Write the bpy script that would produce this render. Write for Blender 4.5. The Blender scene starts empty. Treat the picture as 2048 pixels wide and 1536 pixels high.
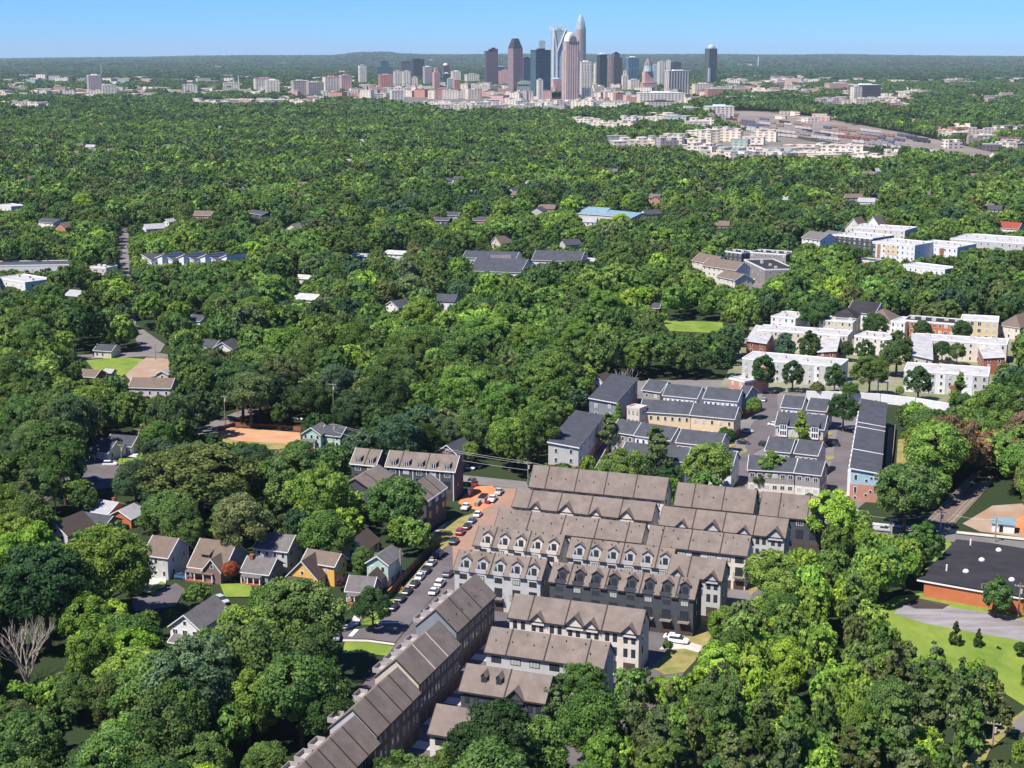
import bpy, math, random
import numpy as np
from mathutils import Vector
from math import sin, cos, radians, pi, atan2, sqrt

random.seed(7)
RNG = np.random.default_rng(11)
S = bpy.context.scene
COL = S.collection

# ---------------------------------------------------------------- camera
F, CX, CY, HC = 3000.0, 1024.0, 768.0, 130.0       # focal length in photo pixels, centre, drone height
PITCH = math.atan(660 / F)
CP, SP = cos(PITCH), sin(PITCH)
cam = bpy.data.cameras.new('camera'); co = bpy.data.objects.new('camera', cam); COL.objects.link(co)
co.location = (0, 0, HC); co.rotation_euler = (pi / 2 - PITCH, 0, 0)
cam.sensor_width = 36; cam.lens = 36 * F / 2048; cam.clip_start = 1; cam.clip_end = 120000
S.camera = co
# ---------------------------------------------------------------- world, sun, exposure
SUN_EL, SUN_LEFT = radians(57), radians(50)          # elevation; angle left of straight-behind-the-camera
to_sun = Vector((-sin(SUN_LEFT) * cos(SUN_EL), -cos(SUN_LEFT) * cos(SUN_EL), sin(SUN_EL)))
w = bpy.data.worlds.new('World'); S.world = w; w.use_nodes = True
nt = w.node_tree; bg = nt.nodes['Background']
sky = nt.nodes.new('ShaderNodeTexSky'); sky.sky_type = 'NISHITA'; sky.sun_disc = False
sky.sun_elevation = SUN_EL; sky.sun_rotation = atan2(to_sun.x, to_sun.y)
sky.air_density = 1.0; sky.dust_density = 0.0; sky.ozone_density = 6.0; sky.altitude = 1500
tn = nt.nodes.new('ShaderNodeMix'); tn.data_type = 'RGBA'; tn.blend_type = 'MULTIPLY'; tn.inputs[0].default_value = 1; tn.inputs[7].default_value = (0.40, 0.74, 1.28, 1)   # deeper blue air
nt.links.new(sky.outputs[0], tn.inputs[6]); nt.links.new(tn.outputs[2], bg.inputs[0]); bg.inputs[1].default_value = 0.08
sl = bpy.data.lights.new('sun', 'SUN'); so = bpy.data.objects.new('sun', sl); COL.objects.link(so)
sl.energy = 5.0; sl.angle = radians(0.5); sl.color = (1.0, 0.94, 0.85)
so.rotation_euler = to_sun.to_track_quat('Z', 'Y').to_euler(); so.location = (-300, -300, 500)
S.view_settings.view_transform = 'Standard'; S.view_settings.look = 'None'
S.view_settings.exposure = 0.62; S.view_settings.gamma = 1
S.cycles.max_bounces = 6; S.cycles.diffuse_bounces = 2; S.cycles.transmission_bounces = 2
S.cycles.glossy_bounces = 2; S.cycles.transparent_max_bounces = 4; S.cycles.volume_bounces = 0
S.cycles.use_denoising = True

# ---------------------------------------------------------------- helpers
def G(px, py, z=0.0):
    u = (px - CX) / F; v = (CY - py) / F
    dx, dy, dz = u, CP + v * SP, -SP + v * CP
    t = (z - HC) / dz
    return Vector((dx * t, dy * t, z))

def P(x, y, z):
    dz = z - HC; dep = y * CP - dz * SP; up = y * SP + dz * CP
    return CX + F * x / dep, CY - F * up / dep

MW, MH = 1024, 768
VIS = np.zeros((MH, MW), np.float32)                 # distance behind which trees may stand, per half pixel

def hull(pts):
    pts = sorted(set((round(a, 2), round(b, 2)) for a, b in pts))
    def half(ps):
        h = []
        for p in ps:
            while len(h) > 1 and (h[-1][0]-h[-2][0])*(p[1]-h[-2][1])-(h[-1][1]-h[-2][1])*(p[0]-h[-2][0]) <= 0: h.pop()
            h.append(p)
        return h
    a = half(pts); b = half(pts[::-1]); return a[:-1] + b[:-1]

def raster(poly, dist):
    p = np.array(poly, float) / 2
    x0, x1 = int(max(0, p[:, 0].min())), int(min(MW - 1, p[:, 0].max() + 1))
    y0, y1 = int(max(0, p[:, 1].min())), int(min(MH - 1, p[:, 1].max() + 1))
    if x1 <= x0 or y1 <= y0: return
    yy, xx = np.mgrid[y0:y1 + 1, x0:x1 + 1]
    ins = np.zeros(xx.shape, bool); n = len(p)
    for i in range(n):
        ax, ay = p[i]; bx, by = p[(i + 1) % n]
        c = ((ay > yy) != (by > yy)) & (xx < (bx - ax) * (yy - ay) / (by - ay + 1e-9) + ax)
        ins ^= c
    sub = VIS[y0:y1 + 1, x0:x1 + 1]; sub[ins] = np.maximum(sub[ins], dist)

FOOT = []                                            # footprints (centre, dir, half length, half depth)

class MB:
    def __init__(s): s.v = []; s.f = []; s.m = []
    def poly(s, pts, mi=0):
        n = len(s.v); s.v += [tuple(p) for p in pts]; s.f.append(tuple(range(n, n + len(pts)))); s.m.append(mi)
    def box(s, x0, y0, z0, x1, y1, z1, mi=0):
        n = len(s.v)
        s.v += [(x0,y0,z0),(x1,y0,z0),(x1,y1,z0),(x0,y1,z0),(x0,y0,z1),(x1,y0,z1),(x1,y1,z1),(x0,y1,z1)]
        for f in ((0,3,2,1),(4,5,6,7),(0,1,5,4),(1,2,6,5),(2,3,7,6),(3,0,4,7)):
            s.f.append(tuple(n + i for i in f)); s.m.append(mi)
    def slab(s, p, th, mi=0):                        # quad (counter-clockwise from above) thickened downwards
        n = len(s.v); k = len(p)
        s.v += [tuple(q) for q in p] + [(q[0], q[1], q[2] - th) for q in p]
        s.f.append(tuple(range(n, n + k))); s.f.append(tuple(range(n + 2*k - 1, n + k - 1, -1))); s.m += [mi, mi]
        for i in range(k):
            j = (i + 1) % k; s.f.append((n + i, n + k + i, n + k + j, n + j)); s.m.append(mi)
    def prism(s, poly, y0, y1, mi=0, axis='y'):      # polygon in (x,z) pushed along y  (or (y,z) along x)
        n = len(s.v); k = len(poly)
        mk = (lambda a, b, c: (a, c, b)) if axis == 'y' else (lambda a, b, c: (c, a, b))
        s.v += [mk(a, b, y0) for a, b in poly] + [mk(a, b, y1) for a, b in poly]
        s.f.append(tuple(range(n, n + k))); s.f.append(tuple(range(n + 2*k - 1, n + k - 1, -1))); s.m += [mi, mi]
        for i in range(k):
            j = (i + 1) % k; s.f.append((n + i, n + k + i, n + k + j, n + j)); s.m.append(mi)
    def cyl(s, x, y, z0, z1, r, r2=None, n=10, mi=0):
        s.tube((x, y, z0), (x, y, z1), r, r if r2 is None else r2, n, mi)
    def tube(s, p, q, r, r2=None, n=6, mi=0):
        p = Vector(p); q = Vector(q); r2 = r if r2 is None else r2
        d = (q - p).normalized(); a = d.orthogonal().normalized(); b = d.cross(a); k = len(s.v)
        for c, rr in ((p, r), (q, r2)):
            for i in range(n):
                t = 2 * pi * i / n; s.v.append(tuple(c + a * (rr * cos(t)) + b * (rr * sin(t))))
        for i in range(n):
            j = (i + 1) % n; s.f.append((k + i, k + j, k + n + j, k + n + i)); s.m.append(mi)
        s.f.append(tuple(range(k + n, k + 2 * n))); s.f.append(tuple(range(k + n - 1, k - 1, -1))); s.m += [mi, mi]
    def mesh(s, name, mats):
        me = bpy.data.meshes.new(name); me.from_pydata(s.v, [], s.f)
        for m in (mats if isinstance(mats, (list, tuple)) else [mats]): me.materials.append(m)
        me.polygons.foreach_set('material_index', s.m); me.validate(); me.update()
        return me
    def build(s, name, mats, parent=None, loc=(0, 0, 0), rz=0):
        return link(name, s.mesh(name, mats), parent, loc, rz)

def link(name, me, parent=None, loc=(0, 0, 0), rz=0):
    o = bpy.data.objects.new(name, me); COL.objects.link(o); o.parent = parent
    o.location = loc; o.rotation_euler = (0, 0, rz); return o

def tag(o, label, cat, group=None, kind=None):
    o['label'] = label; o['category'] = cat
    if group: o['group'] = group
    if kind: o['kind'] = kind
    return o
def thing(name, label, cat, loc=(0, 0, 0), rz=0, group=None):
    return tag(link(name, None, None, loc, rz), label, cat, group)

# ---------------------------------------------------------------- materials
MATS = {}
def mat(name, c, rough=0.85, var=0.12, scale=1.0, spec=0.2, metal=0.0, c2=None, detail=4.0, bump=0.0, coord='Object', stretch=None):
    if name in MATS: return MATS[name]
    m = bpy.data.materials.new(name); MATS[name] = m; m.use_nodes = True; n = m.node_tree.nodes; l = m.node_tree.links
    b = n['Principled BSDF']; b.inputs['Roughness'].default_value = rough; b.inputs['Metallic'].default_value = metal
    b.inputs['Specular IOR Level'].default_value = spec
    if var or c2:
        tc = n.new('ShaderNodeTexCoord'); no = n.new('ShaderNodeTexNoise'); no.inputs['Scale'].default_value = scale; no.inputs['Detail'].default_value = detail; no.inputs['Roughness'].default_value = .68 if detail > 6 else .5
        if stretch:
            mp = n.new('ShaderNodeMapping'); mp.inputs['Scale'].default_value = stretch; l.new(tc.outputs[coord], mp.inputs[0]); l.new(mp.outputs[0], no.inputs['Vector'])
        else: l.new(tc.outputs[coord], no.inputs['Vector'])
        r = n.new('ShaderNodeValToRGB'); r.color_ramp.elements[0].position = 0.3; r.color_ramp.elements[1].position = 0.7
        d = c2 or tuple(x * (1 + var) for x in c); e = c if c2 else tuple(x * (1 - var) for x in c)
        r.color_ramp.elements[0].color = (*e, 1); r.color_ramp.elements[1].color = (*d, 1)
        l.new(no.outputs[0], r.inputs[0]); l.new(r.outputs[0], b.inputs['Base Color'])
        if bump:
            bp = n.new('ShaderNodeBump'); bp.inputs['Strength'].default_value = bump; l.new(no.outputs[0], bp.inputs['Height']); l.new(bp.outputs[0], b.inputs['Normal'])
    else: b.inputs['Base Color'].default_value = (*c, 1)
    return m

def siding(name, c, pitch=0.35, dark=0.75, rough=0.8):
    """lap siding / shingle courses / brick courses: thin darker lines every `pitch` metres up the wall"""
    if name in MATS: return MATS[name]
    m = mat(name, c, rough, 0.10, 0.6); n = m.node_tree.nodes; l = m.node_tree.links
    b = n['Principled BSDF']; src = b.inputs['Base Color'].links[0].from_socket
    tc = n.new('ShaderNodeTexCoord'); sx = n.new('ShaderNodeSeparateXYZ'); l.new(tc.outputs['Object'], sx.inputs[0])
    dv = n.new('ShaderNodeMath'); dv.operation = 'DIVIDE'; dv.inputs[1].default_value = pitch; l.new(sx.outputs[2], dv.inputs[0])
    fr = n.new('ShaderNodeMath'); fr.operation = 'FRACT'; l.new(dv.outputs[0], fr.inputs[0])
    lt = n.new('ShaderNodeMath'); lt.operation = 'LESS_THAN'; lt.inputs[1].default_value = 0.2; l.new(fr.outputs[0], lt.inputs[0])
    mx = n.new('ShaderNodeMix'); mx.data_type = 'RGBA'; l.new(lt.outputs[0], mx.inputs[0]); l.new(src, mx.inputs[6])
    mx.inputs[7].default_value = (*[x * dark for x in c], 1); l.new(mx.outputs[2], b.inputs['Base Color'])
    return m

def facade(name, wall, glass, fx=3.0, fz=3.5, wx=0.6, wz=0.55, rough=0.6, metal=0.0):
    """rows of windows for buildings kilometres away"""
    if name in MATS: return MATS[name]
    m = bpy.data.materials.new(name); MATS[name] = m; m.use_nodes = True; n = m.node_tree.nodes; l = m.node_tree.links
    b = n['Principled BSDF']
    tc = n.new('ShaderNodeTexCoord'); sx = n.new('ShaderNodeSeparateXYZ'); l.new(tc.outputs['Object'], sx.inputs[0])
    def mth(op, a, v=None):
        q = n.new('ShaderNodeMath'); q.operation = op; l.new(a, q.inputs[0])
        if v is not None:
            if isinstance(v, (int, float)): q.inputs[1].default_value = v
            else: l.new(v, q.inputs[1])
        return q.outputs[0]
    u = mth('ADD', sx.outputs[0], sx.outputs[1])
    a = mth('LESS_THAN', mth('FRACT', mth('DIVIDE', u, fx)), wx)
    c = mth('LESS_THAN', mth('FRACT', mth('DIVIDE', sx.outputs[2], fz)), wz)
    k = mth('MULTIPLY', a, c)
    no = n.new('ShaderNodeTexNoise'); no.inputs['Scale'].default_value = 0.05; l.new(tc.outputs['Object'], no.inputs['Vector'])
    mx = n.new('ShaderNodeMix'); mx.data_type = 'RGBA'; l.new(k, mx.inputs[0]); mx.inputs[6].default_value = (*wall, 1); mx.inputs[7].default_value = (*glass, 1)
    hs = n.new('ShaderNodeHueSaturation'); l.new(mx.outputs[2], hs.inputs['Color']); v = mth('ADD', mth('MULTIPLY', no.outputs[0], 0.5), 0.75); l.new(v, hs.inputs['Value'])
    l.new(hs.outputs[0], b.inputs['Base Color'])
    rr = mth('ADD', mth('MULTIPLY', k, -0.45), rough); l.new(rr, b.inputs['Roughness']); b.inputs['Metallic'].default_value = metal
    return m

brown_roof = mat('brown_shingle', (0.182, 0.148, 0.126), 0.95, 0.24, 0.35, bump=0.0, detail=12)
seam = mat('dark_roof_trim', (0.045, 0.037, 0.033), 0.8, 0.1, 1)
slate_roof = mat('charcoal_shingle', (0.064, 0.068, 0.080), 0.95, 0.26, 0.35, detail=12)
white_roof = mat('white_membrane_roof', (0.43, 0.425, 0.42), 0.7, 0.24, 0.25, detail=8)
black_roof = mat('black_membrane_roof', (0.022, 0.021, 0.024), 0.8, 0.0, 0.12, c2=(0.045, 0.043, 0.048), detail=8, stretch=(1, 3, 1))
gray_roof = mat('weathered_grey_shingle', (0.14, 0.13, 0.13), 0.95, 0.22, 0.5, detail=9)
tan_roof = mat('weathered_tan_shingle', (0.155, 0.120, 0.098), 0.95, 0.15, 0.5, detail=9)
dark_brown_roof = mat('dark_brown_shingle', (0.082, 0.062, 0.054), 0.95, 0.15, 0.5, detail=9)
metal_roof = mat('pale_blue_metal_roof', (0.20, 0.30, 0.36), 0.5, 0.10, 0.3, metal=0.1)
red_roof = mat('red_metal_roof', (0.26, 0.06, 0.045), 0.6, 0.1, 0.3)
light_roof = mat('pale_grey_shingle', (0.33, 0.33, 0.35), 0.9, 0.12, 0.5)
cream = siding('cream_siding', (0.60, 0.53, 0.44)); ivory = siding('ivory_siding', (0.66, 0.61, 0.54))
paleg = siding('pale_grey_siding', (0.50, 0.495, 0.485)); darkg = siding('charcoal_siding', (0.070, 0.076, 0.086))
bluegray = siding('slate_blue_siding', (0.24, 0.27, 0.30)); navy = siding('navy_siding', (0.075, 0.080, 0.092))
white_sid = siding('white_siding', (0.72, 0.72, 0.72)); yellow = siding('yellow_siding', (0.72, 0.42, 0.11))
mint = siding('mint_siding', (0.40, 0.56, 0.46)); lilac = siding('lilac_siding', (0.60, 0.52, 0.55))
taupe = siding('taupe_siding', (0.30, 0.27, 0.26)); lightblue = siding('light_blue_siding', (0.36, 0.50, 0.58))
brick = siding('red_brick', (0.30, 0.105, 0.065), 0.15, 0.8); obrick = siding('orange_brick', (0.50, 0.16, 0.07), 0.2, 0.85)
pbrick = siding('pink_brick', (0.48, 0.24, 0.17), 0.2, 0.9)
butter = siding('butter_siding', (0.68, 0.53, 0.34)); mauve = siding('mauve_shingle_siding', (0.22, 0.15, 0.14), 0.2)
trimw = mat('white_trim', (0.75, 0.75, 0.74), 0.6, 0.04, 1)
blackm = mat('black_metal', (0.02, 0.02, 0.022), 0.5, 0, 1)
glass = mat('window_glass', (0.035, 0.045, 0.055), 0.12, 0, 1, spec=0.6)
glassl = mat('curtained_window_glass', (0.42, 0.45, 0.40), 0.2, 0, 1, spec=0.5)
conc = mat('concrete', (0.50, 0.46, 0.42), 0.9, 0.12, 0.4, detail=8)
whitew = mat('painted_concrete', (0.68, 0.67, 0.66), 0.9, 0.10, 0.25, detail=8)
asphalt = mat('asphalt', (0.125, 0.11, 0.115), 0.95, 0.26, 0.09, detail=14)
asphalt2 = mat('grey_asphalt', (0.18, 0.165, 0.16), 0.95, 0.22, 0.05, detail=10)
gravel = mat('gravel_lot', (0.15, 0.14, 0.14), 0.95, 0, 0.16, c2=(0.33, 0.31, 0.32), detail=12, stretch=(0.4, 1.6, 1))
clay = mat('orange_clay', (0.50, 0.15, 0.06), 0.95, 0, 0.25, c2=(0.62, 0.27, 0.13), detail=9)
claydust = mat('clay_dusted_asphalt', (0.37, 0.21, 0.14), 0.95, 0, 0.10, c2=(0.23, 0.17, 0.14), detail=9)
lawn = mat('lawn', (0.085, 0.165, 0.020), 0.95, 0, 0.11, c2=(0.25, 0.30, 0.055), detail=15, stretch=(1, .6, 1))
drygrass = mat('dry_grass', (0.12, 0.16, 0.035), 0.95, 0, 0.22, c2=(0.38, 0.27, 0.12), detail=10)
dirt = mat('bare_dirt', (0.30, 0.17, 0.10), 0.95, 0, 0.10, c2=(0.36, 0.30, 0.24), detail=10)
ballast = mat('rail_ballast', (0.17, 0.125, 0.105), 0.95, 0.25, 0.2, detail=10)
rust = mat('rusty_rail', (0.30, 0.24, 0.20), 0.6, 0.1, 1)
wood = mat('weathered_wood', (0.28, 0.24, 0.20), 0.9, 0.15, 1)
redwood = mat('orange_wood', (0.45, 0.17, 0.07), 0.9, 0.2, 1)
paint_m = mat('road_paint', (0.75, 0.75, 0.72), 0.8, 0.05, 1)

# ---------------------------------------------------------------- ground and far terrain
def hnoise(x, y):
    return (np.sin(x / 2100 + 1.3) * np.cos(y / 1700 + .4) + .5 * np.sin(x / 870 + y / 1300) + .35 * np.sin(x / 410 - y / 520 + 2)) / 1.85
def terr(x, y):
    x = np.asarray(x, float); y = np.asarray(y, float); r = np.hypot(x, y); ang = np.arctan2(x, y)
    px = CX + F * np.tan(np.clip(ang, -1.2, 1.2))
    prof = np.interp(px, [-1500, 0, 500, 1024, 1500, 2048, 3500], [0, 22, 72, 100, 90, 60, 10])
    prof = prof + 36 * np.exp(-((px - 745) / 38) ** 2) + 14 * np.exp(-((px - 790) / 50) ** 2) + 12 * np.exp(-((px - 1660) / 60) ** 2)
    s = np.clip((r - 13000) / 11000, 0, 1); s = s * s * (3 - 2 * s)
    t = np.clip((r - 6500) / 6000, 0, 1)
    return prof * s + hnoise(x, y) * 16 * t * (1 - .7 * s) + np.sin(ang * 60) * 3 * s
rings = [0] + list(np.geomspace(60, 42000, 110)); NS = 720
gv = []; gf = []
ang = np.linspace(0, 2 * pi, NS, endpoint=False)
gv.append((0, 0, 0))
for r in rings[1:]:
    x = r * np.sin(ang); y = r * np.cos(ang); z = terr(x, y)
    gv += list(zip(x.tolist(), y.tolist(), z.tolist()))
for i in range(NS): gf.append((0, 1 + (i + 1) % NS, 1 + i))
for k in range(len(rings) - 2):
    b0 = 1 + k * NS; b1 = b0 + NS
    for i in range(NS):
        j = (i + 1) % NS; gf.append((b0 + i, b0 + j, b1 + j, b1 + i))
gm = bpy.data.meshes.new('ground'); gm.from_pydata(gv, [], gf); gm.polygons.foreach_set('use_smooth', [True] * len(gf)); gm.update()
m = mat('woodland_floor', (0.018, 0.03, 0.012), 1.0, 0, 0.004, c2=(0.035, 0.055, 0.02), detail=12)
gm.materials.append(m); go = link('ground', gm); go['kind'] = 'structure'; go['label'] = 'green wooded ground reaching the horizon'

LEVEL = [0.03]
def patch(name, poly, m, vis=True, z=None, label=None, kind='structure'):
    LEVEL[0] += 0.004; zz = LEVEL[0] if z is None else z
    pts = [G(*p) for p in poly]
    b = MB(); a = sum((pts[i].x * pts[(i+1) % len(pts)].y - pts[(i+1) % len(pts)].x * pts[i].y) for i in range(len(pts)))
    if a < 0: pts = pts[::-1]
    b.poly([(p.x, p.y, zz) for p in pts]); o = b.build(name, m); o['kind'] = kind
    if label: o['label'] = label
    if vis: raster(poly, 1e6)
    return o

# ---------------------------------------------------------------- buildings
WIN = {}
def win_mesh(wd, h, n, fr, gl):
    k = (round(wd, 2), round(h, 2), n, fr.name, gl.name)
    if k not in WIN:
        b = MB(); t = 0.09
        b.box(-wd/2 - t, -0.05, -t, wd/2 + t, 0.0, h + t, 0)
        pw = wd / n
        for i in range(n):
            b.box(-wd/2 + i * pw + .05, -0.08, 0.04, -wd/2 + (i + 1) * pw - .05, -0.053, h - .04, 1)
        WIN[k] = b.mesh('window', [fr, gl])
    return WIN[k]
def window(par, x, z, wd=1.0, h=1.5, n=1, fr=None, gl=None, face='f', y=0.0, depth=0):
    o = link('window', win_mesh(wd, h, n, fr or trimw, gl or (glassl if random.random() < .3 else glass)), par)
    if face == 'f': o.location = (x, y, z)
    elif face == 'l': o.location = (0, x, z); o.rotation_euler = (0, 0, -pi / 2)
    elif face == 'r': o.location = (depth, x, z); o.rotation_euler = (0, 0, pi / 2)
    return o
SIMPLE = {}
def simple(key, fn, mats, name):
    if key not in SIMPLE:
        b = MB(); fn(b); SIMPLE[key] = b.mesh(name, mats)
    return SIMPLE[key]

def finish(t, L, D, top, zr, dist_pad=0.5):
    """register a building's outline so that no tree in front hides what the photo shows"""
    yaw = t.rotation_euler[2]; c, s = cos(yaw), sin(yaw); o = t.location
    def wpt(x, y, z): return P(o.x + c*x - s*y, o.y + s*x + c*y, z)
    FOOT.append((o.x + c*L/2 - s*D/2, o.y + s*L/2 + c*D/2, c, s, L/2, D/2))
    return wpt
def dist_of(t, L):
    return t.location.y + max(0, sin(t.rotation_euler[2]) * L)

ROW_YAW = [None]
def row(A, B, label, wallm, segs=(), he=9.3, half=4.2, rise=3.6, gables=(), dormers=(), wins='plain', trimm=None, group='brown-roofed townhouse rows',
        zr=0.0, yaw=None, roofm=None, balc=(), fins=None, basem=None, name='townhouse_row', ends='r', vis=True, winm=None, skyl=()):
    a = G(*A, he); b = G(*B, he); L = (b - a).length; y = atan2(b.y - a.y, b.x - a.x)
    if yaw is not None: y = yaw
    a = a + Vector((-sin(y), cos(y), 0)) * .35
    t = thing(name, label, 'townhouses', (a.x, a.y, 0), y, group)
    D = 2 * half; k = rise / half; trimm = trimm or seam; roofm = roofm or brown_roof; winm = winm or trimw
    w_ = MB(); w_.box(0, 0, 0, L, D, he)
    for x0, x1 in ((0, .25), (L - .25, L)): w_.prism([(0.0, he), (D, he), (half, he + rise - .12)], x0, x1, 0, 'x')
    w_.build('wall', wallm, t)
    if basem:
        q = MB(); q.box(-.06, -.06, 0, L + .06, 1, 1.1); q.box(L - 1, 1, 0, L + .06, D, 1.1); q.build('brick_base', basem, t)
    # roof with terrace notches
    ov = 0.35; th = 0.22; N0 = 1.9
    cuts = sorted([(x - 1.25, x + 1.25) for x, _ in dormers]); rf = MB(); ed = -ov
    zf = lambda yy: he + .12 + k * yy
    prev = -ov
    for c0, c1 in cuts + [(L + ov, None)]:
        if c0 > prev: rf.slab([(prev, -ov, zf(-ov)), (c0, -ov, zf(-ov)), (c0, half, zf(half)), (prev, half, zf(half))], th)
        if c1 is not None:
            rf.slab([(c0, N0, zf(N0)), (c1, N0, zf(N0)), (c1, half, zf(half)), (c0, half, zf(half))], th); prev = c1
    rf.slab([(L + ov, half, zf(half)), (L + ov, D + ov, zf(-ov)), (-ov, D + ov, zf(-ov)), (-ov, half, zf(half))][::-1], th)
    rf.build('roof', roofm, t)
    # party-wall lines, rake trims
    for sx in segs:
        fn = MB(); fn.slab([(sx - .13, -ov - .02, zf(-ov) + .14), (sx + .13, -ov - .02, zf(-ov) + .14), (sx + .13, half, zf(half) + .14), (sx - .13, half, zf(half) + .14)], .2)
        fn.build('party_wall_trim', fins or seam, t)
    for x0, x1 in ((-ov - .1, -ov + .003), (L + ov - .003, L + ov + .1)):
        tr = MB(); tr.slab([(x0, -ov - .05, zf(-ov) + .03), (x1, -ov - .05, zf(-ov) + .03), (x1, half, zf(half) + .03), (x0, half, zf(half) + .03)], .34); tr.build('rake_trim', trimm, t)
    pv = -ov
    for c0, c1 in cuts + [(L + ov, None)]:
        if c0 > pv: tr = MB(); tr.box(pv, -ov - .12, zf(-ov) - .3, c0, -ov - .003, zf(-ov) + .02); tr.build('eave_trim', trimm, t)
        pv = c1
    # terraces with gabled dormers
    for x, dm in dormers:
        d = link('dormer', simple(('dorm', dm.name, roofm.name), lambda b: dormer_mesh(b, k, N0), [dm, roofm, seam, glass], 'dormer'), t, (x, 0, he + .003))
    # cross gables
    for x, gw, gm_ in gables:
        gh = gw * .52
        g = link('front_gable', simple(('gab', round(gw, 1), gm_.name, roofm.name), lambda b: gable_mesh(b, gw, gh, k), [gm_, roofm, seam], 'front_gable'), t, (x, 0, he + .003))
    # windows
    edges = [0] + list(segs) + [L]; units = []
    for e0, e1 in zip(edges, edges[1:]):
        n = max(1, round((e1 - e0) / 4.3)); units += [(e0 + (i + .5) * (e1 - e0) / n, (e1 - e0) / n) for i in range(n)]
    pf = blackm if winm is trimw else winm
    for i, (ux, uw) in enumerate(units):
        if wins == 'pair':
            for sgn in (-1, 1): window(t, ux + sgn * uw * .21, he - 2.5, .75, 1.6, 1, pf, glass)
            for sgn in (-1, 1): window(t, ux + sgn * uw * .21, he - 5.6, .75, 1.7, 1, pf, glass)
        elif wins == 'triple':
            window(t, ux, he - 2.2, 2.0, 1.25, 3, blackm, glassl if i % 3 else glass)
            window(t, ux, he - 5.6, 1.8, 2.1, 2, blackm, glass)
        elif wins == 'dark':
            window(t, ux, he - 2.1, 1.7, 1.1, 3, winm, glassl if i % 2 else glass)
            window(t, ux, he - 5.7, 1.8, 2.2, 2, blackm, glass)
        g = link('garage_door', simple('garage', lambda b: (b.box(-1.3, -.06, 0, 1.3, 0, 2.3, 0), [b.box(-1.3, -.08, z, 1.3, -.06, z + .04, 1) for z in (.57, 1.14, 1.71)]), [mat('garage_door', (.09, .06, .05), .7, .1, 1), seam], 'garage_door'), t, (ux, 0, 0))
        if balc == 'all' or i in balc:
            link('balcony', simple('balc', balc_mesh, [blackm, wood], 'balcony'), t, (ux, 0, he - 5.75))
        if skyl:
            for dx, yy in skyl:
                link('roof_vent', simple('vent', lambda b: b.cyl(0, 0, 0, .42, .11, n=6), blackm, 'roof_vent'), t, (ux + dx + random.uniform(-.4, .4), yy + random.uniform(-.3, .3), zf(yy) - .02))
    if 'r' in ends:
        for yy, z in ((3, he - 2.4), (9, he - 2.4), (3.2, he - 5.6), (half, he + .8)):
            window(t, yy, z, .7, 1.4, 1, blackm, glass, 'r', depth=L)
    wp = finish(t, L, D, he + rise, zr)
    if vis:
        dd = dist_of(t, L) + half * .6
        raster(hull([wp(0, 0, zr), wp(L, 0, zr), wp(0, 0, he), wp(L, 0, he), wp(0, half, he + rise), wp(L, half, he + rise), wp(L, half, zr)]), dd)
    return t

def dormer_mesh(b, k, N0):
    w2 = 1.0; ez = 2.25; rz = 3.15
    yb = lambda z: z / k
    # cheeks of the notch
    for s in (-1, 1):
        b.prism([(0, -.0), (N0, 0), (N0, k * N0 + .1), (0, .1)], s * 1.25 - .06, s * 1.25 + .06, 0, 'x')
    b.box(-1.25, 0, 0, 1.25, N0, .05, 2)                    # terrace floor
    b.box(-1.35, -.16, -.3, 1.35, -.003, .75, 0)                # parapet
    b.box(-w2 - .2, N0 - .06, .05, w2 + .2, N0, ez, 0)       # front wall
    b.prism([(-w2 - .2, ez), (w2 + .2, ez), (0, rz)], N0 - .06, N0, 0)
    b.box(-.6, N0 - .12, .06, .6, N0 - .063, 1.85, 3)        # glass door
    for s in (-1, 1):
        b.prism([(N0, k * N0 - .3), (N0, ez), (yb(ez) + .2, ez)], s * (w2 + .12) - .06, s * (w2 + .12) + .06, 0, 'x')
        p = [(s * 1.4, N0 - .2, ez - .06), (0, N0 - .2, rz + .1), (0, yb(rz) + .5, rz + .1), (s * 1.4, yb(ez) + .3, ez - .06)]
        b.slab(p if s < 0 else p[::-1], .12, 1)
        q = [(s * 1.45, N0 - .26, ez - .07), (s * 1.45, N0 - .2, ez - .07), (0, N0 - .2, rz + .12), (0, N0 - .26, rz + .12)]
        b.slab(q if s < 0 else q[::-1], .2, 2)
def gable_mesh(b, gw, gh, k):
    h2 = gw / 2; pr = .45; yb = gh / k
    b.prism([(-h2 + .1, -1.0), (h2 - .1, -1.0), (h2 - .1, 0), (0, gh - .12), (-h2 + .1, 0)], -pr, .3, 0)
    for s in (-1, 1):
        p = [(s * (h2 + .25), -pr - .35, -.15), (0, -pr - .35, gh + .1), (0, yb + .6, gh + .1), (s * (h2 + .25), .3, -.15)]
        b.slab(p if s < 0 else p[::-1], .14, 1)
        q = [(s * (h2 + .3), -pr - .42, -.14), (s * (h2 + .3), -pr - .35, -.14), (0, -pr - .35, gh + .14), (0, -pr - .42, gh + .14)]
        b.slab(q if s < 0 else q[::-1], .3, 2)
def balc_mesh(b):
    b.box(-1.3, -1.3, -.18, 1.3, -.003, 0, 1)
    for z in (.5, 1.0): b.box(-1.3, -1.3, z, 1.3, -1.25, z + .05, 0)
    for x in np.linspace(-1.28, 1.22, 11): b.box(x, -1.29, 0, x + .03, -1.26, 1.0, 0)
    for x in (-1.3, 1.25): b.box(x, -1.24, .98, x + .05, -.01, 1.05, 0)

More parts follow.
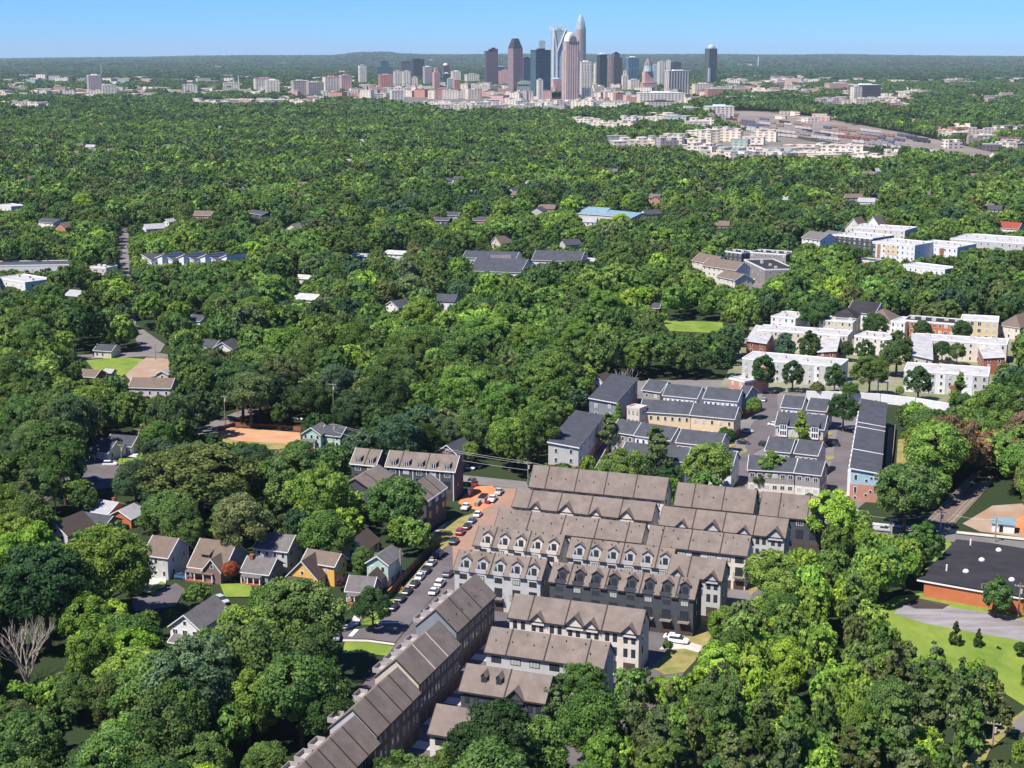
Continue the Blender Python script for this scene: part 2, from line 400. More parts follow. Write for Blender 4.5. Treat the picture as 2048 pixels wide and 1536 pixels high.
def bld(A, B, label, he, depth, wallm, roofm, kind='gable', rise=2.5, ridge='x', floors=2, nwin=4, sidewin=2, name='house', cat='house', group=None, zr=None,
        base=None, trim=None, fr=None, cell=(.9, 1.3), dz=0, ov=.4, chimney=None, porch=None, rooftop=0, parapet=.5, litwin=None, shedh=1.5, dormer=None, vis=True, wnum=1, panels=None, to=None):
    a = G(*A, he); b = G(*B, he); L = (b - a).length; y = atan2(b.y - a.y, b.x - a.x)
    if to:                                              # the side wall runs from A to this roof point
        c = G(*to, he) - a; depth = c.length; y2 = atan2(c.y, c.x) - pi / 2; L *= abs(cos(y - y2)); y = y2
    t = thing(name, label, cat, (a.x, a.y, 0), y, group); D = depth; trim = trim or trimw
    m = MB(); rf = MB(); tr = MB()
    if kind == 'gable':
        m.box(0, 0, 0, L, D, he)
        if ridge == 'x':
            k = rise / (D / 2); zf = lambda v: he + .1 + k * v
            for x0, x1 in ((0, .2), (L - .2, L)): m.prism([(0, he), (D, he), (D/2, he + rise - .08)], x0, x1, 0, 'x')
            rf.slab([(-ov, -ov, zf(-ov)), (L+ov, -ov, zf(-ov)), (L+ov, D/2, zf(D/2)), (-ov, D/2, zf(D/2))], .18)
            rf.slab([(-ov, D/2, zf(D/2)), (L+ov, D/2, zf(D/2)), (L+ov, D+ov, zf(-ov)), (-ov, D+ov, zf(-ov))], .18)
            for x0, x1 in ((-ov - .12, -ov - .003), (L + ov + .003, L + ov + .12)):
                tr.slab([(x0, -ov, zf(-ov)+.02), (x1, -ov, zf(-ov)+.02), (x1, D/2, zf(D/2)+.02), (x0, D/2, zf(D/2)+.02)], .26)
                tr.slab([(x0, D/2+.003, zf(D/2)+.02), (x1, D/2+.003, zf(D/2)+.02), (x1, D+ov, zf(-ov)+.02), (x0, D+ov, zf(-ov)+.02)], .26)
            tr.box(-ov, -ov - .1, zf(-ov) - .22, L + ov, -ov - .003, zf(-ov))
        else:
            k = rise / (L / 2); zf = lambda v: he + .1 + k * v
            for y0, y1 in ((0, .2), (D - .2, D)): m.prism([(0, he), (L, he), (L/2, he + rise - .08)], y0, y1, 0)
            rf.slab([(-ov, -ov, zf(-ov)), (L/2, -ov, zf(L/2)), (L/2, D+ov, zf(L/2)), (-ov, D+ov, zf(-ov))], .18)
            rf.slab([(L/2, -ov, zf(L/2)), (L+ov, -ov, zf(-ov)), (L+ov, D+ov, zf(-ov)), (L/2, D+ov, zf(L/2))], .18)
            tr.slab([(-ov, -ov-.12, zf(-ov)+.02), (L/2, -ov-.12, zf(L/2)+.02), (L/2, -ov-.003, zf(L/2)+.02), (-ov, -ov-.003, zf(-ov)+.02)], .28)
            tr.slab([(L/2, -ov-.12, zf(L/2)+.02), (L+ov, -ov-.12, zf(-ov)+.02), (L+ov, -ov-.003, zf(-ov)+.02), (L/2, -ov-.003, zf(L/2)+.02)], .28)
    elif kind == 'hip':
        m.box(0, 0, 0, L, D, he); i = min(L, D) / 2; z0, z1 = he + .05, he + rise
        c = [(-ov, -ov, z0), (L+ov, -ov, z0), (L+ov, D+ov, z0), (-ov, D+ov, z0)]
        if L >= D: r0, r1 = (i, D/2, z1), (L - i + .01, D/2, z1); rf.poly([c[0], c[1], r1, r0]); rf.poly([c[1], c[2], r1]); rf.poly([c[2], c[3], r0, r1]); rf.poly([c[3], c[0], r0])
        else: r0, r1 = (L/2, i, z1), (L/2, D - i, z1); rf.poly([c[0], c[1], r0]); rf.poly([c[1], c[2], r1, r0]); rf.poly([c[2], c[3], r1]); rf.poly([c[3], c[0], r0, r1])
        tr.box(-ov, -ov, z0 - .2, L + ov, D + ov, z0 - .004)
    elif kind == 'shed':                                # roof climbing to the right (or left when shedh < 0)
        zl, zr_ = (he, he + shedh) if shedh > 0 else (he - shedh, he)
        m.prism([(0, 0), (L, 0), (L, zr_), (0, zl)], 0, D)
        s = (zr_ - zl) / L
        rf.slab([(-ov, -ov, zl - s*ov + .2), (L+ov, -ov, zr_ + s*ov + .2), (L+ov, D+ov, zr_ + s*ov + .2), (-ov, D+ov, zl - s*ov + .2)], .2)
        tr.slab([(-ov, -ov-.15, zl - s*ov + .22), (L+ov, -ov-.15, zr_ + s*ov + .22), (L+ov, -ov-.003, zr_ + s*ov + .22), (-ov, -ov-.003, zl - s*ov + .22)], .35)
    else:
        m.box(0, 0, 0, L, D, he - .003); p = parapet
        rf.box(.25, .25, he, L - .25, D - .25, he + .08)
        tr.box(-.1, -.1, he - .3, L + .1, .25, he + p); tr.box(-.1, D - .25, he - .3, L + .1, D + .1, he + p)
        tr.box(-.1, .253, he - .3, .25, D - .253, he + p); tr.box(L - .25, .253, he - .3, L + .1, D - .253, he + p)
    m.build('wall', wallm, t); rf.build('roof', roofm, t)
    if tr.v: tr.build('roof_trim', trim, t)
    if base:
        q = MB(); q.box(-.06, -.06, 0, L + .06, -.003, base[1]); q.box(-.06, 0, 0, -.003, D, base[1]); q.box(L + .003, 0, 0, L + .06, D, base[1]); q.build('ground_floor_cladding', base[0], t)
    if panels:
        for x0, x1, z0, z1, pm in panels:
            q = MB(); q.box(x0 * L, -.12, z0, x1 * L, -.003, z1); q.build('bay_cladding', pm, t)
    fh = he / floors; yo = -.13 if panels else (-.062 if base else 0)
    if nwin:
        for fl in range(floors):
            for i in range(nwin):
                window(t, (i + .5) * L / nwin, fl * fh + fh * .32, cell[0], cell[1], wnum, fr, litwin, 'f', y=yo)
        for fl in range(floors):
            for i in range(sidewin):
                window(t, (i + .5) * D / sidewin, fl * fh + fh * .32, cell[0], cell[1], 1, fr, litwin, 'l')
                window(t, (i + .5) * D / sidewin, fl * fh + fh * .32, cell[0], cell[1], 1, fr, litwin, 'r', depth=L + (.06 if base else 0))
    if kind == 'gable' and ridge == 'y' and rise > 2.2: window(t, L/2, he + rise * .15, .8, .9, 1, fr, glass, 'f')
    if chimney:
        q = MB(); cx, cy, cz = chimney; q.box(cx - .45, cy - .45, he - 1, cx + .45, cy + .45, cz); q.box(cx - .52, cy - .52, cz, cx + .52, cy + .52, cz + .15); q.build('chimney', brick, t)
    if porch:
        x0, x1, pd, pm = porch; q = MB(); zp = min(he - .35, 2.9)
        q.slab([(x0, -pd, zp - .35), (x1, -pd, zp - .35), (x1, -.003, zp + .25), (x0, -.003, zp + .25)], .16, 0); q.build('porch_roof', pm, t)
        q = MB(); q.box(x0, -pd, 0, x1, -.003, .45); q.build('porch_deck', brick, t)
        for cx in np.linspace(x0 + .2, x1 - .2, 4):
            q = MB(); q.box(cx - .12, -pd + .1, .45, cx + .12, -pd + .34, zp - .5); q.build('porch_post', trimw, t)
    if dormer:
        for dx, dw in dormer:
            k2 = rise / (D / 2); q = MB(); y0 = D * .16; z0 = he + k2 * y0
            q.box(dx - dw/2, y0, z0 - .2, dx + dw/2, y0 + 2.2, z0 + 1.2, 0)
            q.slab([(dx - dw/2 - .25, y0 - .35, z0 + 1.15), (dx + dw/2 + .25, y0 - .35, z0 + 1.15), (dx + dw/2 + .25, y0 + 4.2, z0 + 2.6), (dx - dw/2 - .25, y0 + 4.2, z0 + 2.6)], .15, 1)
            q.box(dx - dw/2 + .2, y0 - .05, z0 + .3, dx + dw/2 - .2, y0 - .003, z0 + 1.0, 2); q.build('dormer', [wallm, roofm, glass], t)
    for i in range(rooftop):
        q = MB(); q.box(-1, -.7, 0, 1, .7, 1.1); q.cyl(0, 0, 1.1, 1.25, .5)
        q.build('rooftop_unit', conc, t, (L * (i + .6) / (rooftop + .2), D * random.uniform(.3, .7), he + .083))
    top = he + (rise if kind in ('gable', 'hip') else (abs(shedh) if kind == 'shed' else .5))
    wp = finish(t, L, D, top, 0)
    if vis:
        z0 = he * .45 if zr is None else zr
        pts = [wp(0, 0, z0), wp(L, 0, z0), wp(0, 0, he), wp(L, 0, he), wp(L, D, he), wp(0, D, he)]
        if kind in ('gable', 'hip'): pts += [wp(0 if ridge == 'x' else L/2, D/2 if ridge == 'x' else 0, top), wp(L if ridge == 'x' else L/2, D/2 if ridge == 'x' else D, top)]
        if kind == 'shed': pts += [wp(L if shedh > 0 else 0, 0, top), wp(L if shedh > 0 else 0, D, top)]
        raster(hull(pts), dist_of(t, L) + D * .8)
    return t

# ================================================================ ground surfaces
BLK = np.zeros((MH, MW), bool)
def block(poly):
    global VIS
    keep = VIS.copy(); VIS[:] = 0; raster(poly, 1); BLK[VIS > 0] = True; VIS[:] = keep
def gpatch(name, poly, m, vis=True, label=None, kind='structure'):
    o = patch(name, poly, m, vis, None, label, kind); block(poly); return o
gpatch('asphalt_yard', [(1018,1000),(1300,1035),(1660,1078),(1600,1135),(1520,1200),(1440,1262),(1400,1300),(1330,1400),(1180,1500),(1080,1640),(560,1640),(640,1480),(780,1300),(905,1150)], asphalt, False, 'asphalt alleys between the brown-roofed rows')
gpatch('asphalt_yard', [(1090,920),(1240,760),(1560,760),(1720,800),(1760,980),(1700,1030),(1480,1005),(1200,960)], asphalt2, False, 'asphalt yard around the slate-roofed rows')
gpatch('road', [(922,950),(1060,964),(1400,1008),(1741,1051),(2150,1094),(2150,1110),(1741,1067),(1400,1024),(1060,980),(922,966)], asphalt2, False, 'grey street running behind the brown-roofed rows')
raster([(1948,1536),(1978,1495),(2030,1452),(2048,1450),(2048,1478),(2002,1508),(1985,1536)], 1e6); raster([(690,1284),(788,1293),(760,1345),(712,1385),(665,1385)], 1e6); raster([(925,953),(1062,966),(1062,976),(925,963)], 1e6); raster([(1742,1054),(2048,1086),(2048,1095),(1742,1066)], 1e6)
gpatch('pavement', [(1735,1044),(2150,1086),(2150,1091),(1735,1049)], conc, False)
gpatch('road', [(640,1262),(672,1268),(720,1258),(752,1250),(772,1230),(820,1180),(868,1122),(905,1080),(906,1150),(840,1225),(790,1285),(735,1278),(690,1278),(640,1285)], asphalt, True, 'grey street lined with parked cars')
gpatch('dirt_road', [(905,1082),(925,1050),(950,1022),(985,990),(990,974),(1062,980),(1030,1010),(1000,1050),(960,1095),(906,1152)], claydust, False, 'asphalt street stained orange by clay')
raster([(905,1090),(925,1055),(950,1024),(985,990),(990,974),(1035,977),(1020,995),(960,1060),(930,1090),(905,1140)], 1e6)
gpatch('clay_yard', [(916,1006),(930,988),(955,972),(985,972),(998,984),(988,1006),(962,1022),(935,1016)], clay, True, 'orange clay building site')
gpatch('grass_verge', [(855,1072),(890,1046),(948,1026),(940,1046),(922,1056),(900,1088),(884,1100)], drygrass, True, 'patchy verge of grass and clay')
gpatch('pavement', [(862,1068),(888,1048),(892,1050),(866,1070)], conc, False)
gpatch('dirt', [(776,1214),(868,1104),(874,1110),(786,1222)], dirt, True)
gpatch('kerb', [(685,1279),(735,1280),(789,1287),(788,1291),(735,1284),(684,1283)], conc, False)
gpatch('lawn', [(690,1284),(735,1285),(788,1293),(772,1312),(725,1306),(684,1308)], lawn, True, 'lawn strip beside the street')  # lawn stops short; bare dark woodland floor below it stands for tree shade
gpatch('pavement', [(668,1262),(700,1246),(712,1225),(706,1200),(722,1200),(728,1222),(716,1250),(690,1262)], conc, True, 'curved concrete path to the porch')
gpatch('lawn', [(722,1250),(736,1222),(775,1205),(784,1216),(762,1242),(745,1250)], lawn, True)
gpatch('lawn', [(775,1200),(800,1180),(812,1184),(790,1205)], lawn, True)
gpatch('lawn', [(1302,1335),(1345,1296),(1400,1240),(1436,1200),(1460,1205),(1436,1248),(1402,1310),(1368,1345),(1330,1350)], drygrass, True, 'dry grass bank beside the dark grey row')
gpatch('driveway', [(1318,1300),(1342,1274),(1404,1292),(1398,1306),(1370,1298)], conc, True, 'pale concrete parking pad')
gpatch('driveway', [(1440,1203),(1472,1168),(1510,1176),(1498,1208)], asphalt2, True)
gpatch('lawn', [(1490,1165),(1520,1158),(1518,1180),(1500,1190)], drygrass, True)
# right hand side
gpatch('lawn', [(1742,1232),(1757,1215),(1790,1194),(1845,1186),(1920,1196),(2150,1240),(2150,1490),(2048,1412),(1985,1372),(1900,1346),(1838,1330),(1772,1282)], lawn, False, 'bright mown lawn beside the brick warehouse'); raster([(1757,1222),(1790,1196),(1845,1186),(1920,1196),(2150,1240),(2150,1440),(2048,1372),(1985,1336),(1900,1305),(1838,1298),(1792,1262)], 1e6)
gpatch('gravel_lot', [(1786,1228),(1812,1205),(1850,1202),(1905,1216),(1980,1226),(2150,1262),(2150,1312),(2048,1283),(1933,1263),(1849,1247)], gravel, True, 'grey gravel lot')
gpatch('mud_stain', [(1806,1208),(1835,1197),(1900,1210),(1885,1219),(1830,1218)], mat('dark_mud', (.06,.045,.04), .95, .3, .2), False)
gpatch('lawn', [(1832,1160),(1868,1118),(1895,1080),(1905,1090),(1852,1146),(1850,1170)], lawn, False)
gpatch('bare_ground', [(1925,1048),(1985,1012),(2150,1000),(2150,1086),(2048,1076),(1960,1064)], dirt, True, 'bare dirt plot beside the tracks')
gpatch('clay_yard', [(2015,1040),(2060,1030),(2150,1035),(2150,1075),(2045,1068)], clay, False)
gpatch('rail_bed', [(1846,1058),(1880,1030),(1925,985),(1962,960),(1972,968),(1936,1006),(1905,1050),(1890,1062)], ballast, True, 'gravel bed of the railway tracks')
gpatch('rail_bed', [(1770,1140),(1850,1062),(1888,1066),(1800,1160)], ballast, False)
gpatch('dirt', [(1915,1545),(1950,1500),(1995,1460),(2060,1412),(2150,1380),(2150,1400),(2048,1440),(1980,1500),(1955,1560)], drygrass, False, 'dirt track at the edge of the pines')
gpatch('road', [(2000,1470),(2048,1428),(2150,1360),(2150,1440),(2048,1466)], asphalt2, False)
# slate-roofed estate
gpatch('parking_lot', [(1516,836),(1553,836),(1548,868),(1534,892),(1508,906),(1500,935),(1488,978),(1456,985),(1466,930),(1490,900),(1496,868),(1502,850)], asphalt, True, 'long parking court between slate-roofed rows')
gpatch('parking_lot', [(1675,856),(1712,856),(1708,900),(1686,1018),(1644,1012),(1668,900)], asphalt, True, 'parking court beside the long slate-roofed row')
gpatch('kerb', [(1712,856),(1716,856),(1704,960),(1692,1018),(1687,1018),(1708,900)], conc, True)
gpatch('kerb', [(1673,853),(1713,853),(1713,856),(1675,856)], conc, True)
gpatch('road', [(1532,760),(1552,760),(1556,836),(1514,836)], asphalt, True)
for ix, iy in ((1484,876),(1486,902),(1462,890),(1655,868),(1660,915),(1650,940)):
    gpatch('grass_verge', [(ix-9,iy-3),(ix+7,iy-4),(ix+9,iy+2),(ix-4,iy+7)], drygrass, False)
gpatch('lawn', [(1796,880),(1830,872),(1820,930),(1806,960),(1790,960)], drygrass, True)
gpatch('path', [(1777,855),(1787,855),(1780,965),(1768,965)], dirt, True)
gpatch('lawn', [(1440,775),(1500,655),(2040,665),(2045,770),(1900,815),(1600,788)], mat('estate_ground', (.10,.13,.05), .95, 0, .05, c2=(.30,.28,.20), detail=10), False, 'planted courts between white-roofed rows')
gpatch('lawn', [(1327,641),(1445,645),(1448,668),(1333,662)], lawn, True, 'small bright green playing field')
gpatch('road', [(1496,584),(1512,560),(1530,548),(1533,556),(1518,584)], asphalt2, True)
# left hand side
gpatch('clay_yard', [(432,866),(462,856),(600,866),(603,892),(520,894),(470,884)], mat('dusty_clay', (.44,.20,.10), .95, 0, .15, c2=(.50,.33,.20), detail=12), True, 'strip of orange clay along the lane')
gpatch('grass_verge', [(440,872),(470,882),(600,890),(590,900),(500,900),(445,884)], drygrass, False)
gpatch('road', [(385,868),(420,846),(470,826),(560,800),(580,802),(500,832),(450,852),(432,866),(410,874)], asphalt2, True, 'narrow lane crossing the woods')
gpatch('dirt', [(372,848),(398,846),(392,856),(376,860)], drygrass, True)
gpatch('lawn', [(172,722),(240,714),(292,720),(240,756),(205,762)], lawn, True, 'small lawn beside the brown dirt plot')
gpatch('bare_ground', [(292,716),(342,718),(336,748),(262,764),(250,750)], dirt, True)
gpatch('road', [(150,712),(200,708),(300,704),(350,712),(345,720),(292,714),(200,717),(150,722)], asphalt2, True)
gpatch('road', [(238,455),(257,455),(259,560),(272,600),(272,650),(330,690),(320,706),(285,704),(254,650),(250,600),(240,560)], asphalt2, False, 'straight road leading away through the trees')
raster([(238,455),(257,455),(259,555),(243,555)], 1e6); raster([(258,600),(271,600),(272,645),(260,645)], 1e6); raster([(285,680),(325,690),(320,705),(290,704)], 1e6)
gpatch('driveway', [(240,898),(262,892),(290,905),(282,918),(240,912)], conc, True)
gpatch('lawn', [(238,918),(275,918),(262,930),(235,930)], lawn, True)
gpatch('road', [(175,920),(215,905),(240,930),(230,975),(170,985),(100,1000),(0,1060),(-200,1140),(-200,1110),(0,1010),(110,965)], asphalt, False)
raster([(175,938),(232,938),(230,970),(180,975)], 1e6)
gpatch('driveway', [(268,1182),(300,1150),(335,1150),(330,1175),(298,1188)], conc, True)
gpatch('lawn', [(292,1186),(322,1164),(332,1168),(306,1190)], lawn, True)
gpatch('road', [(262,1196),(300,1192),(352,1168),(370,1180),(350,1215),(270,1225)], asphalt, True)
gpatch('lawn', [(440,1170),(500,1168),(510,1195),(450,1196)], lawn, True)
gpatch('driveway', [(475,1215),(508,1218),(506,1240),(484,1236)], asphalt2, True)
gpatch('fenced_yard', [(770,1160),(800,1156),(806,1178),(778,1192)], mat('orange_mulch', (.50,.17,.06), .95, .2, .6), True)
# rail yard and bare land by the city
gpatch('rail_yard_ground', [(1425,218),(1560,224),(1700,246),(1840,272),(1990,306),(1990,320),(1860,306),(1700,290),(1560,266),(1500,258),(1425,240)], mat('rail_yard_ballast', (.17,.14,.12), .95, 0, .008, c2=(.27,.23,.20), detail=12), True, 'long brown rail yard')
gpatch('bare_ground', [(1400,262),(1500,262),(1560,272),(1700,296),(1800,318),(1700,330),(1400,326)], mat('pale_yard', (.26,.22,.19), .95, 0, .01, c2=(.12,.12,.09), detail=10), False, 'pale commercial yards')
gpatch('bare_ground', [(700,190),(1000,196),(1400,200),(1420,214),(1150,226),(860,226),(700,206)], mat('city_ground', (.20,.18,.17), .95, 0, .01, c2=(.10,.11,.08), detail=10), False, 'streets and lots of the city centre')

# ================================================================ brown-roofed rows
cream_b = [(0, 0)]
A0, B0 = G(1025.5, 1012, 9.3), G(1299.5, 1042.6, 9.3); YA = atan2((B0-A0).y, (B0-A0).x)
A1, B1 = G(1098.8, 1162.7, 9.3), G(1387.4, 1196.4, 9.3); YA = (YA + atan2((B1-A1).y, (B1-A1).x)) / 2
YB = YA + pi / 2
print('YA deg', math.degrees(YA), flush=True)
def segs(fr, A, B, he=9.3): L = (G(*B, he) - G(*A, he)).length; return [f * L for f in fr]
def rowp(A, B, fr, *a, gab=None, dor=None, gm=None, **k):
    he = k.get('he', 9.3); L = (G(*B, he) - G(*A, he)).length
    g = [(f * L, wd, gm) for f, wd in (gab or [])]; d = [(f * L, gm) for f in (dor or [])]
    return row(A, B, *a, segs=[f * L for f in fr], gables=g, dormers=d, **k)
V2 = [(-1.0, 1.8), (1.1, 3.3)]; V3 = [(-.9, 3.5), (.8, 4.1)]
rowp((1059,972), (1321,1004.5), (.117,.34,.56,.78), 'plain brown-roofed row farthest back, along the street by the orange clay yard', ivory, wins='triple', yaw=YA, skyl=V2[:1], rise=5.0)
rowp((1349.8,1009), (1502.7,1026), (.22,.61), 'short brown-roofed row of three bays, middle one of the back line of rows', ivory, wins='triple', yaw=YA, skyl=V2[:1], rise=5.0)
rowp((1520,1028), (1640,1042), (.3,.78), 'brown-roofed row with dark grey rear wall, right end of the back line', darkg, wins='dark', yaw=YA, balc=[1], skyl=V2[:1], rise=5.0)
rowp((1025.5,1012), (1299.5,1042.6), (.112,.33,.556,.775), 'brown-roofed row with four cream gables, second from the back on the left', ivory, gm=ivory, gab=[(.17,3.0),(.396,4.2),(.61,3.0),(.83,4.2)], wins='pair', yaw=YA)
rowp((1319.5,1048.7), (1571,1068.5), (.265,.51,.755), 'brown-roofed row with four pale gables and arched black-shuttered end windows', paleg, gm=paleg, gab=[(.18,3.2),(.43,4.2),(.68,3.2),(.93,4.2)], wins='pair', yaw=YA)
rowp((990,1053), (1277.5,1088), (.22,.46,.69,.90), 'plain brown-roofed row behind the dormered rows, third from the back', ivory, wins='triple', yaw=YA, skyl=V2, rise=3.6)
rowp((1294.5,1089), (1491,1112), (.13,.42,.74), 'brown-roofed row with cream wall and a balcony at its right end', ivory, wins='triple', yaw=YA, skyl=V2, balc=[6, 7])
rowp((948,1089.5), (1113.4,1111.5), (.21,.62), 'brown-roofed row with five cream terrace dormers', ivory, gm=ivory, dor=[.13,.34,.53,.73,.92], wins='dark', winm=blackm, yaw=YA, skyl=V3)
rowp((1134,1114), (1336,1141), (.2,.52,.86), 'brown-roofed row with six pale grey terrace dormers', paleg, gm=paleg, dor=[.10,.265,.435,.60,.77,.94], wins='dark', winm=blackm, yaw=YA, skyl=V3)
rowp((1336.6,1149), (1440.8,1161.5), (.36,), 'short brown-roofed row with two pale gables and a bay window at its end', paleg, gm=paleg, gab=[(.17,3.2),(.83,3.2)], wins='pair', yaw=YA)
rowp((908,1139), (1079.7,1160), (.41,.83), 'light grey terraced row with five dormers, beside the parked cars', paleg, gm=paleg, dor=[.11,.31,.51,.705,.90], wins='dark', winm=blackm, yaw=YA, balc='all', skyl=V3)
rowp((1098.8,1162.7), (1387.4,1196.4), (.13,.39,.63,.88), 'dark charcoal terraced row with eight dormers and small lit windows', darkg, gm=darkg, dor=[.075,.20,.318,.44,.566,.69,.81,.93], wins='dark', winm=darkg, yaw=YA, balc='all', skyl=V3, rise=3.2)
rowp((1018,1234), (1277.5,1267.7), (.15,.435,.72), 'cream row with four steep gables and black-shuttered windows', ivory, gm=ivory, gab=[(.225,3.2),(.515,4.3),(.64,3.2),(.93,3.2)], wins='pair', yaw=YA, rise=3.8)
rowp((971.3,1303), (1207,1332), (.175,.505,.855), 'pale grey row with triple windows, in front of the cream gabled row', paleg, wins='triple', yaw=YA, skyl=V2, rise=3.7)
rowp((920,1380.5), (1088.5,1404), (.53,), 'charcoal row with two small dormers and a grey gable, half hidden by trees', darkg, gm=darkg, gab=[(.66,3.6)], wins='pair', yaw=YA, vis=False, rise=3.7)
raster([(934,1323),(1090,1345),(1058,1372),(1010,1400),(985,1412),(918,1410)], 1e4)
rowp((858,1466), (957,1479), (.9,), 'cream row nearest the camera, mostly behind the lower trees', ivory, wins='triple', yaw=YA, vis=False, rise=3.7)
raster([(876,1401),(968,1411),(930,1450),(905,1490),(860,1490)], 1e4)
for i in (0, 1):                                       # two small dormers of the charcoal row
    t = [o for o in COL.objects if o.get('label', '').startswith('charcoal row')][0]
    q = MB(); k = 3.7 / 4.2; z0 = 9.42 + k * 1.6; x = 4.2 + i * 3.1
    q.box(x - .55, 1.5, z0 - .2, x + .55, 3.0, z0 + 1.3, 0); q.prism([(x-.55, z0+1.3), (x+.55, z0+1.3), (x, z0+1.9)], 1.5, 3.6, 0); q.box(x-.3, 1.45, z0+.2, x+.3, 1.497, z0+1.1, 2)
    q.slab([(x-.75, 1.3, z0+1.2), (x, 1.3, z0+2.05), (x, 4.1, z0+2.05), (x-.75, 3.4, z0+1.2)], .12, 1); q.slab([(x, 1.3, z0+2.05), (x+.75, 1.3, z0+1.2), (x+.75, 3.4, z0+1.2), (x, 4.1, z0+2.05)], .12, 1)
    q.build('dormer', [darkg, brown_roof, glass], t)
# row along the street, seen end-on
pw = whitew
def srow(A, B, fr, *a, **k):
    a = list(a); gm_ = a[1]; a[1] = mat('brown_siding_painted_shade', (.115,.10,.097), .8, .12, .6)  # wall colour darkened so the side away from the sun carries painted shade
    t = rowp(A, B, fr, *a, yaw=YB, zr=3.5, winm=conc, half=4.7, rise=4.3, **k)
    q = MB(); q.prism([(-.003, 0), (9.403, 0), (9.403, 9.3), (4.7, 13.45), (-.003, 9.3)], -.12, -.005, 0, 'x'); q.build('gable_wall', gm_, t)
    Ls = (G(*B, 9.3) - G(*A, 9.3)).length; n = max(1, int(Ls / 5)); c_, s_ = cos(YB), sin(YB); o = t.location
    for i in range(n):
        x = (i + .5) * Ls / n; q = MB(); q.box(-1.6, -4.6, .075, 1.6, -.3, .08); d = q.build('driveway', conc, None, (o.x + c_*x, o.y + s_*x, .01), YB); d['kind'] = 'structure'
    return t
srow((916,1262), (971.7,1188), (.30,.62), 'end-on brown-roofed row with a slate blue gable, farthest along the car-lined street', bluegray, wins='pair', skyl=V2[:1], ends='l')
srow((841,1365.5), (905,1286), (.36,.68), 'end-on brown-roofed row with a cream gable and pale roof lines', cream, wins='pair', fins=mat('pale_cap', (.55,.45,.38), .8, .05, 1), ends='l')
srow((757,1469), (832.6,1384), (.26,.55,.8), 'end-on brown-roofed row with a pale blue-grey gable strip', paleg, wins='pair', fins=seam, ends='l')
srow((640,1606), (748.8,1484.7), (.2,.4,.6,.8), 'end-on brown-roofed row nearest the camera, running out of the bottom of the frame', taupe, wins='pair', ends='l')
# roof terraces on the street side of those rows
for o in [o for o in list(COL.objects) if o.get('label', '').startswith('end-on')]:
    L = {'slat': 0}; me = [c for c in o.children if c.name.startswith('wall')][0]; Lx = me.dimensions.x
    for i in range(int(Lx / 5.2)):
        q = MB(); x = 1.2 + i * 5.2
        q.box(x, 8.8, 9.4, x + 3.4, 10.6, 9.6, 0); q.box(x, 10.5, 9.6, x + 3.4, 10.6, 10.4, 0); q.box(x, 8.8, 9.6, x + .12, 10.5, 10.4, 0); q.box(x + 3.28, 8.8, 9.6, x + 3.4, 10.5, 10.4, 0)
        q.build('roof_terrace', [mat('terrace_grey', (.36,.33,.32), .8, .1, 1)], o)
# ================================================================ dark rows by the clay yard
def roof_windows(t, xs, he, m=navy):
    for x in xs:
        link('dormer', simple(('rw', m.name), lambda b: (b.box(-.9, .2, 0, .9, 2.6, 2.1, 0), b.slab([(-1.05,.1,2.1),(1.05,.1,2.1),(1.05,3.4,2.5),(-1.05,3.4,2.5)], .12, 1), b.box(-.6,.12,.5,-.1,.197,1.8,2), b.box(.1,.12,.5,.6,.197,1.8,2), b.box(-.72,.15,.4,.72,.198,1.9,3)), [m, brown_roof, glass, trimw], 'dormer'), t, (x, 0, he + .12))
t = row((701.5,926), (748.7,931.6), 'short charcoal row with white-trimmed windows, left of the clay yard', navy, wins='dark', yaw=YA, group='charcoal rows by the clay yard', trimm=trimw, segs=(4.4,), zr=5)
roof_windows(t, (2.2, 6.4), 9.0)
t = row((771.6,931.6), (909,941.6), 'charcoal row of five bays with white corner trims, under the overhead wires', navy, wins='dark', yaw=YA + .06, group='charcoal rows by the clay yard', trimm=trimw, segs=(4.2, 12.6), zr=3)
roof_windows(t, [2.2 + 4.25 * i for i in range(5)], 9.0)
for i in range(6):
    q = MB(); q.box(i * 4.25 - .1, -.1, 0, i * 4.25 + .1, -.003, 9.2); q.build('corner_trim', trimw, t)
q = MB(); q.box(0, -.13, 8.9, 21.4, -.101, 9.15); q.build('band_trim', trimw, t)
row((854.7,1002), (897,975), 'end-on charcoal row with blue-grey gable beside the grassy verge', navy, wins='dark', yaw=YB, half=5, group='charcoal rows by the clay yard', trimm=trimw, segs=(5, 10), rise=3.6, ends='l', zr=1)
row((741.6,977.5), (783,949), 'end-on charcoal row in deep shade behind the tall tree', navy, wins='dark', yaw=YB, half=4.5, group='charcoal rows by the clay yard', segs=(6,), rise=2.5, ends='l', vis=False)
raster([(715,940),(783,938),(780,975),(742,1012),(718,1000)], 1e4)
# ================================================================ slate-roofed estate
SG = 'slate-roofed rows'; kw = dict(name='townhouse_row', cat='townhouses', group=SG, roofm=slate_roof)
def sb(A, B, label, wallm, he=7.5, depth=11, rise=3.0, **k): k = {**kw, **k}; return bld(A, B, label, he, depth, wallm, k.pop('roofm'), rise=rise, **k)
sb((1178.8,803), (1224.9,815), 'slate-roofed block with slanting roof and blue-grey end wall, farthest left', bluegray, he=9, depth=46, to=(1224.9,754.6), kind='shed', shedh=-1.2, floors=3, nwin=2, sidewin=6, base=(pbrick, 3), fr=trimw, zr=3)
sb((1096.8,891.6), (1147.4,907.3), 'slate-roofed block with slanting roof behind the back brown row, pale grey end wall', paleg, he=9, depth=40, to=(1153,828.7), kind='shed', shedh=-1.2, floors=3, nwin=2, sidewin=6, base=(pbrick, 3), zr=3)
sb((1285.5,779), (1320,784), 'small slate roof at the left end of the back slate row', taupe, nwin=2)
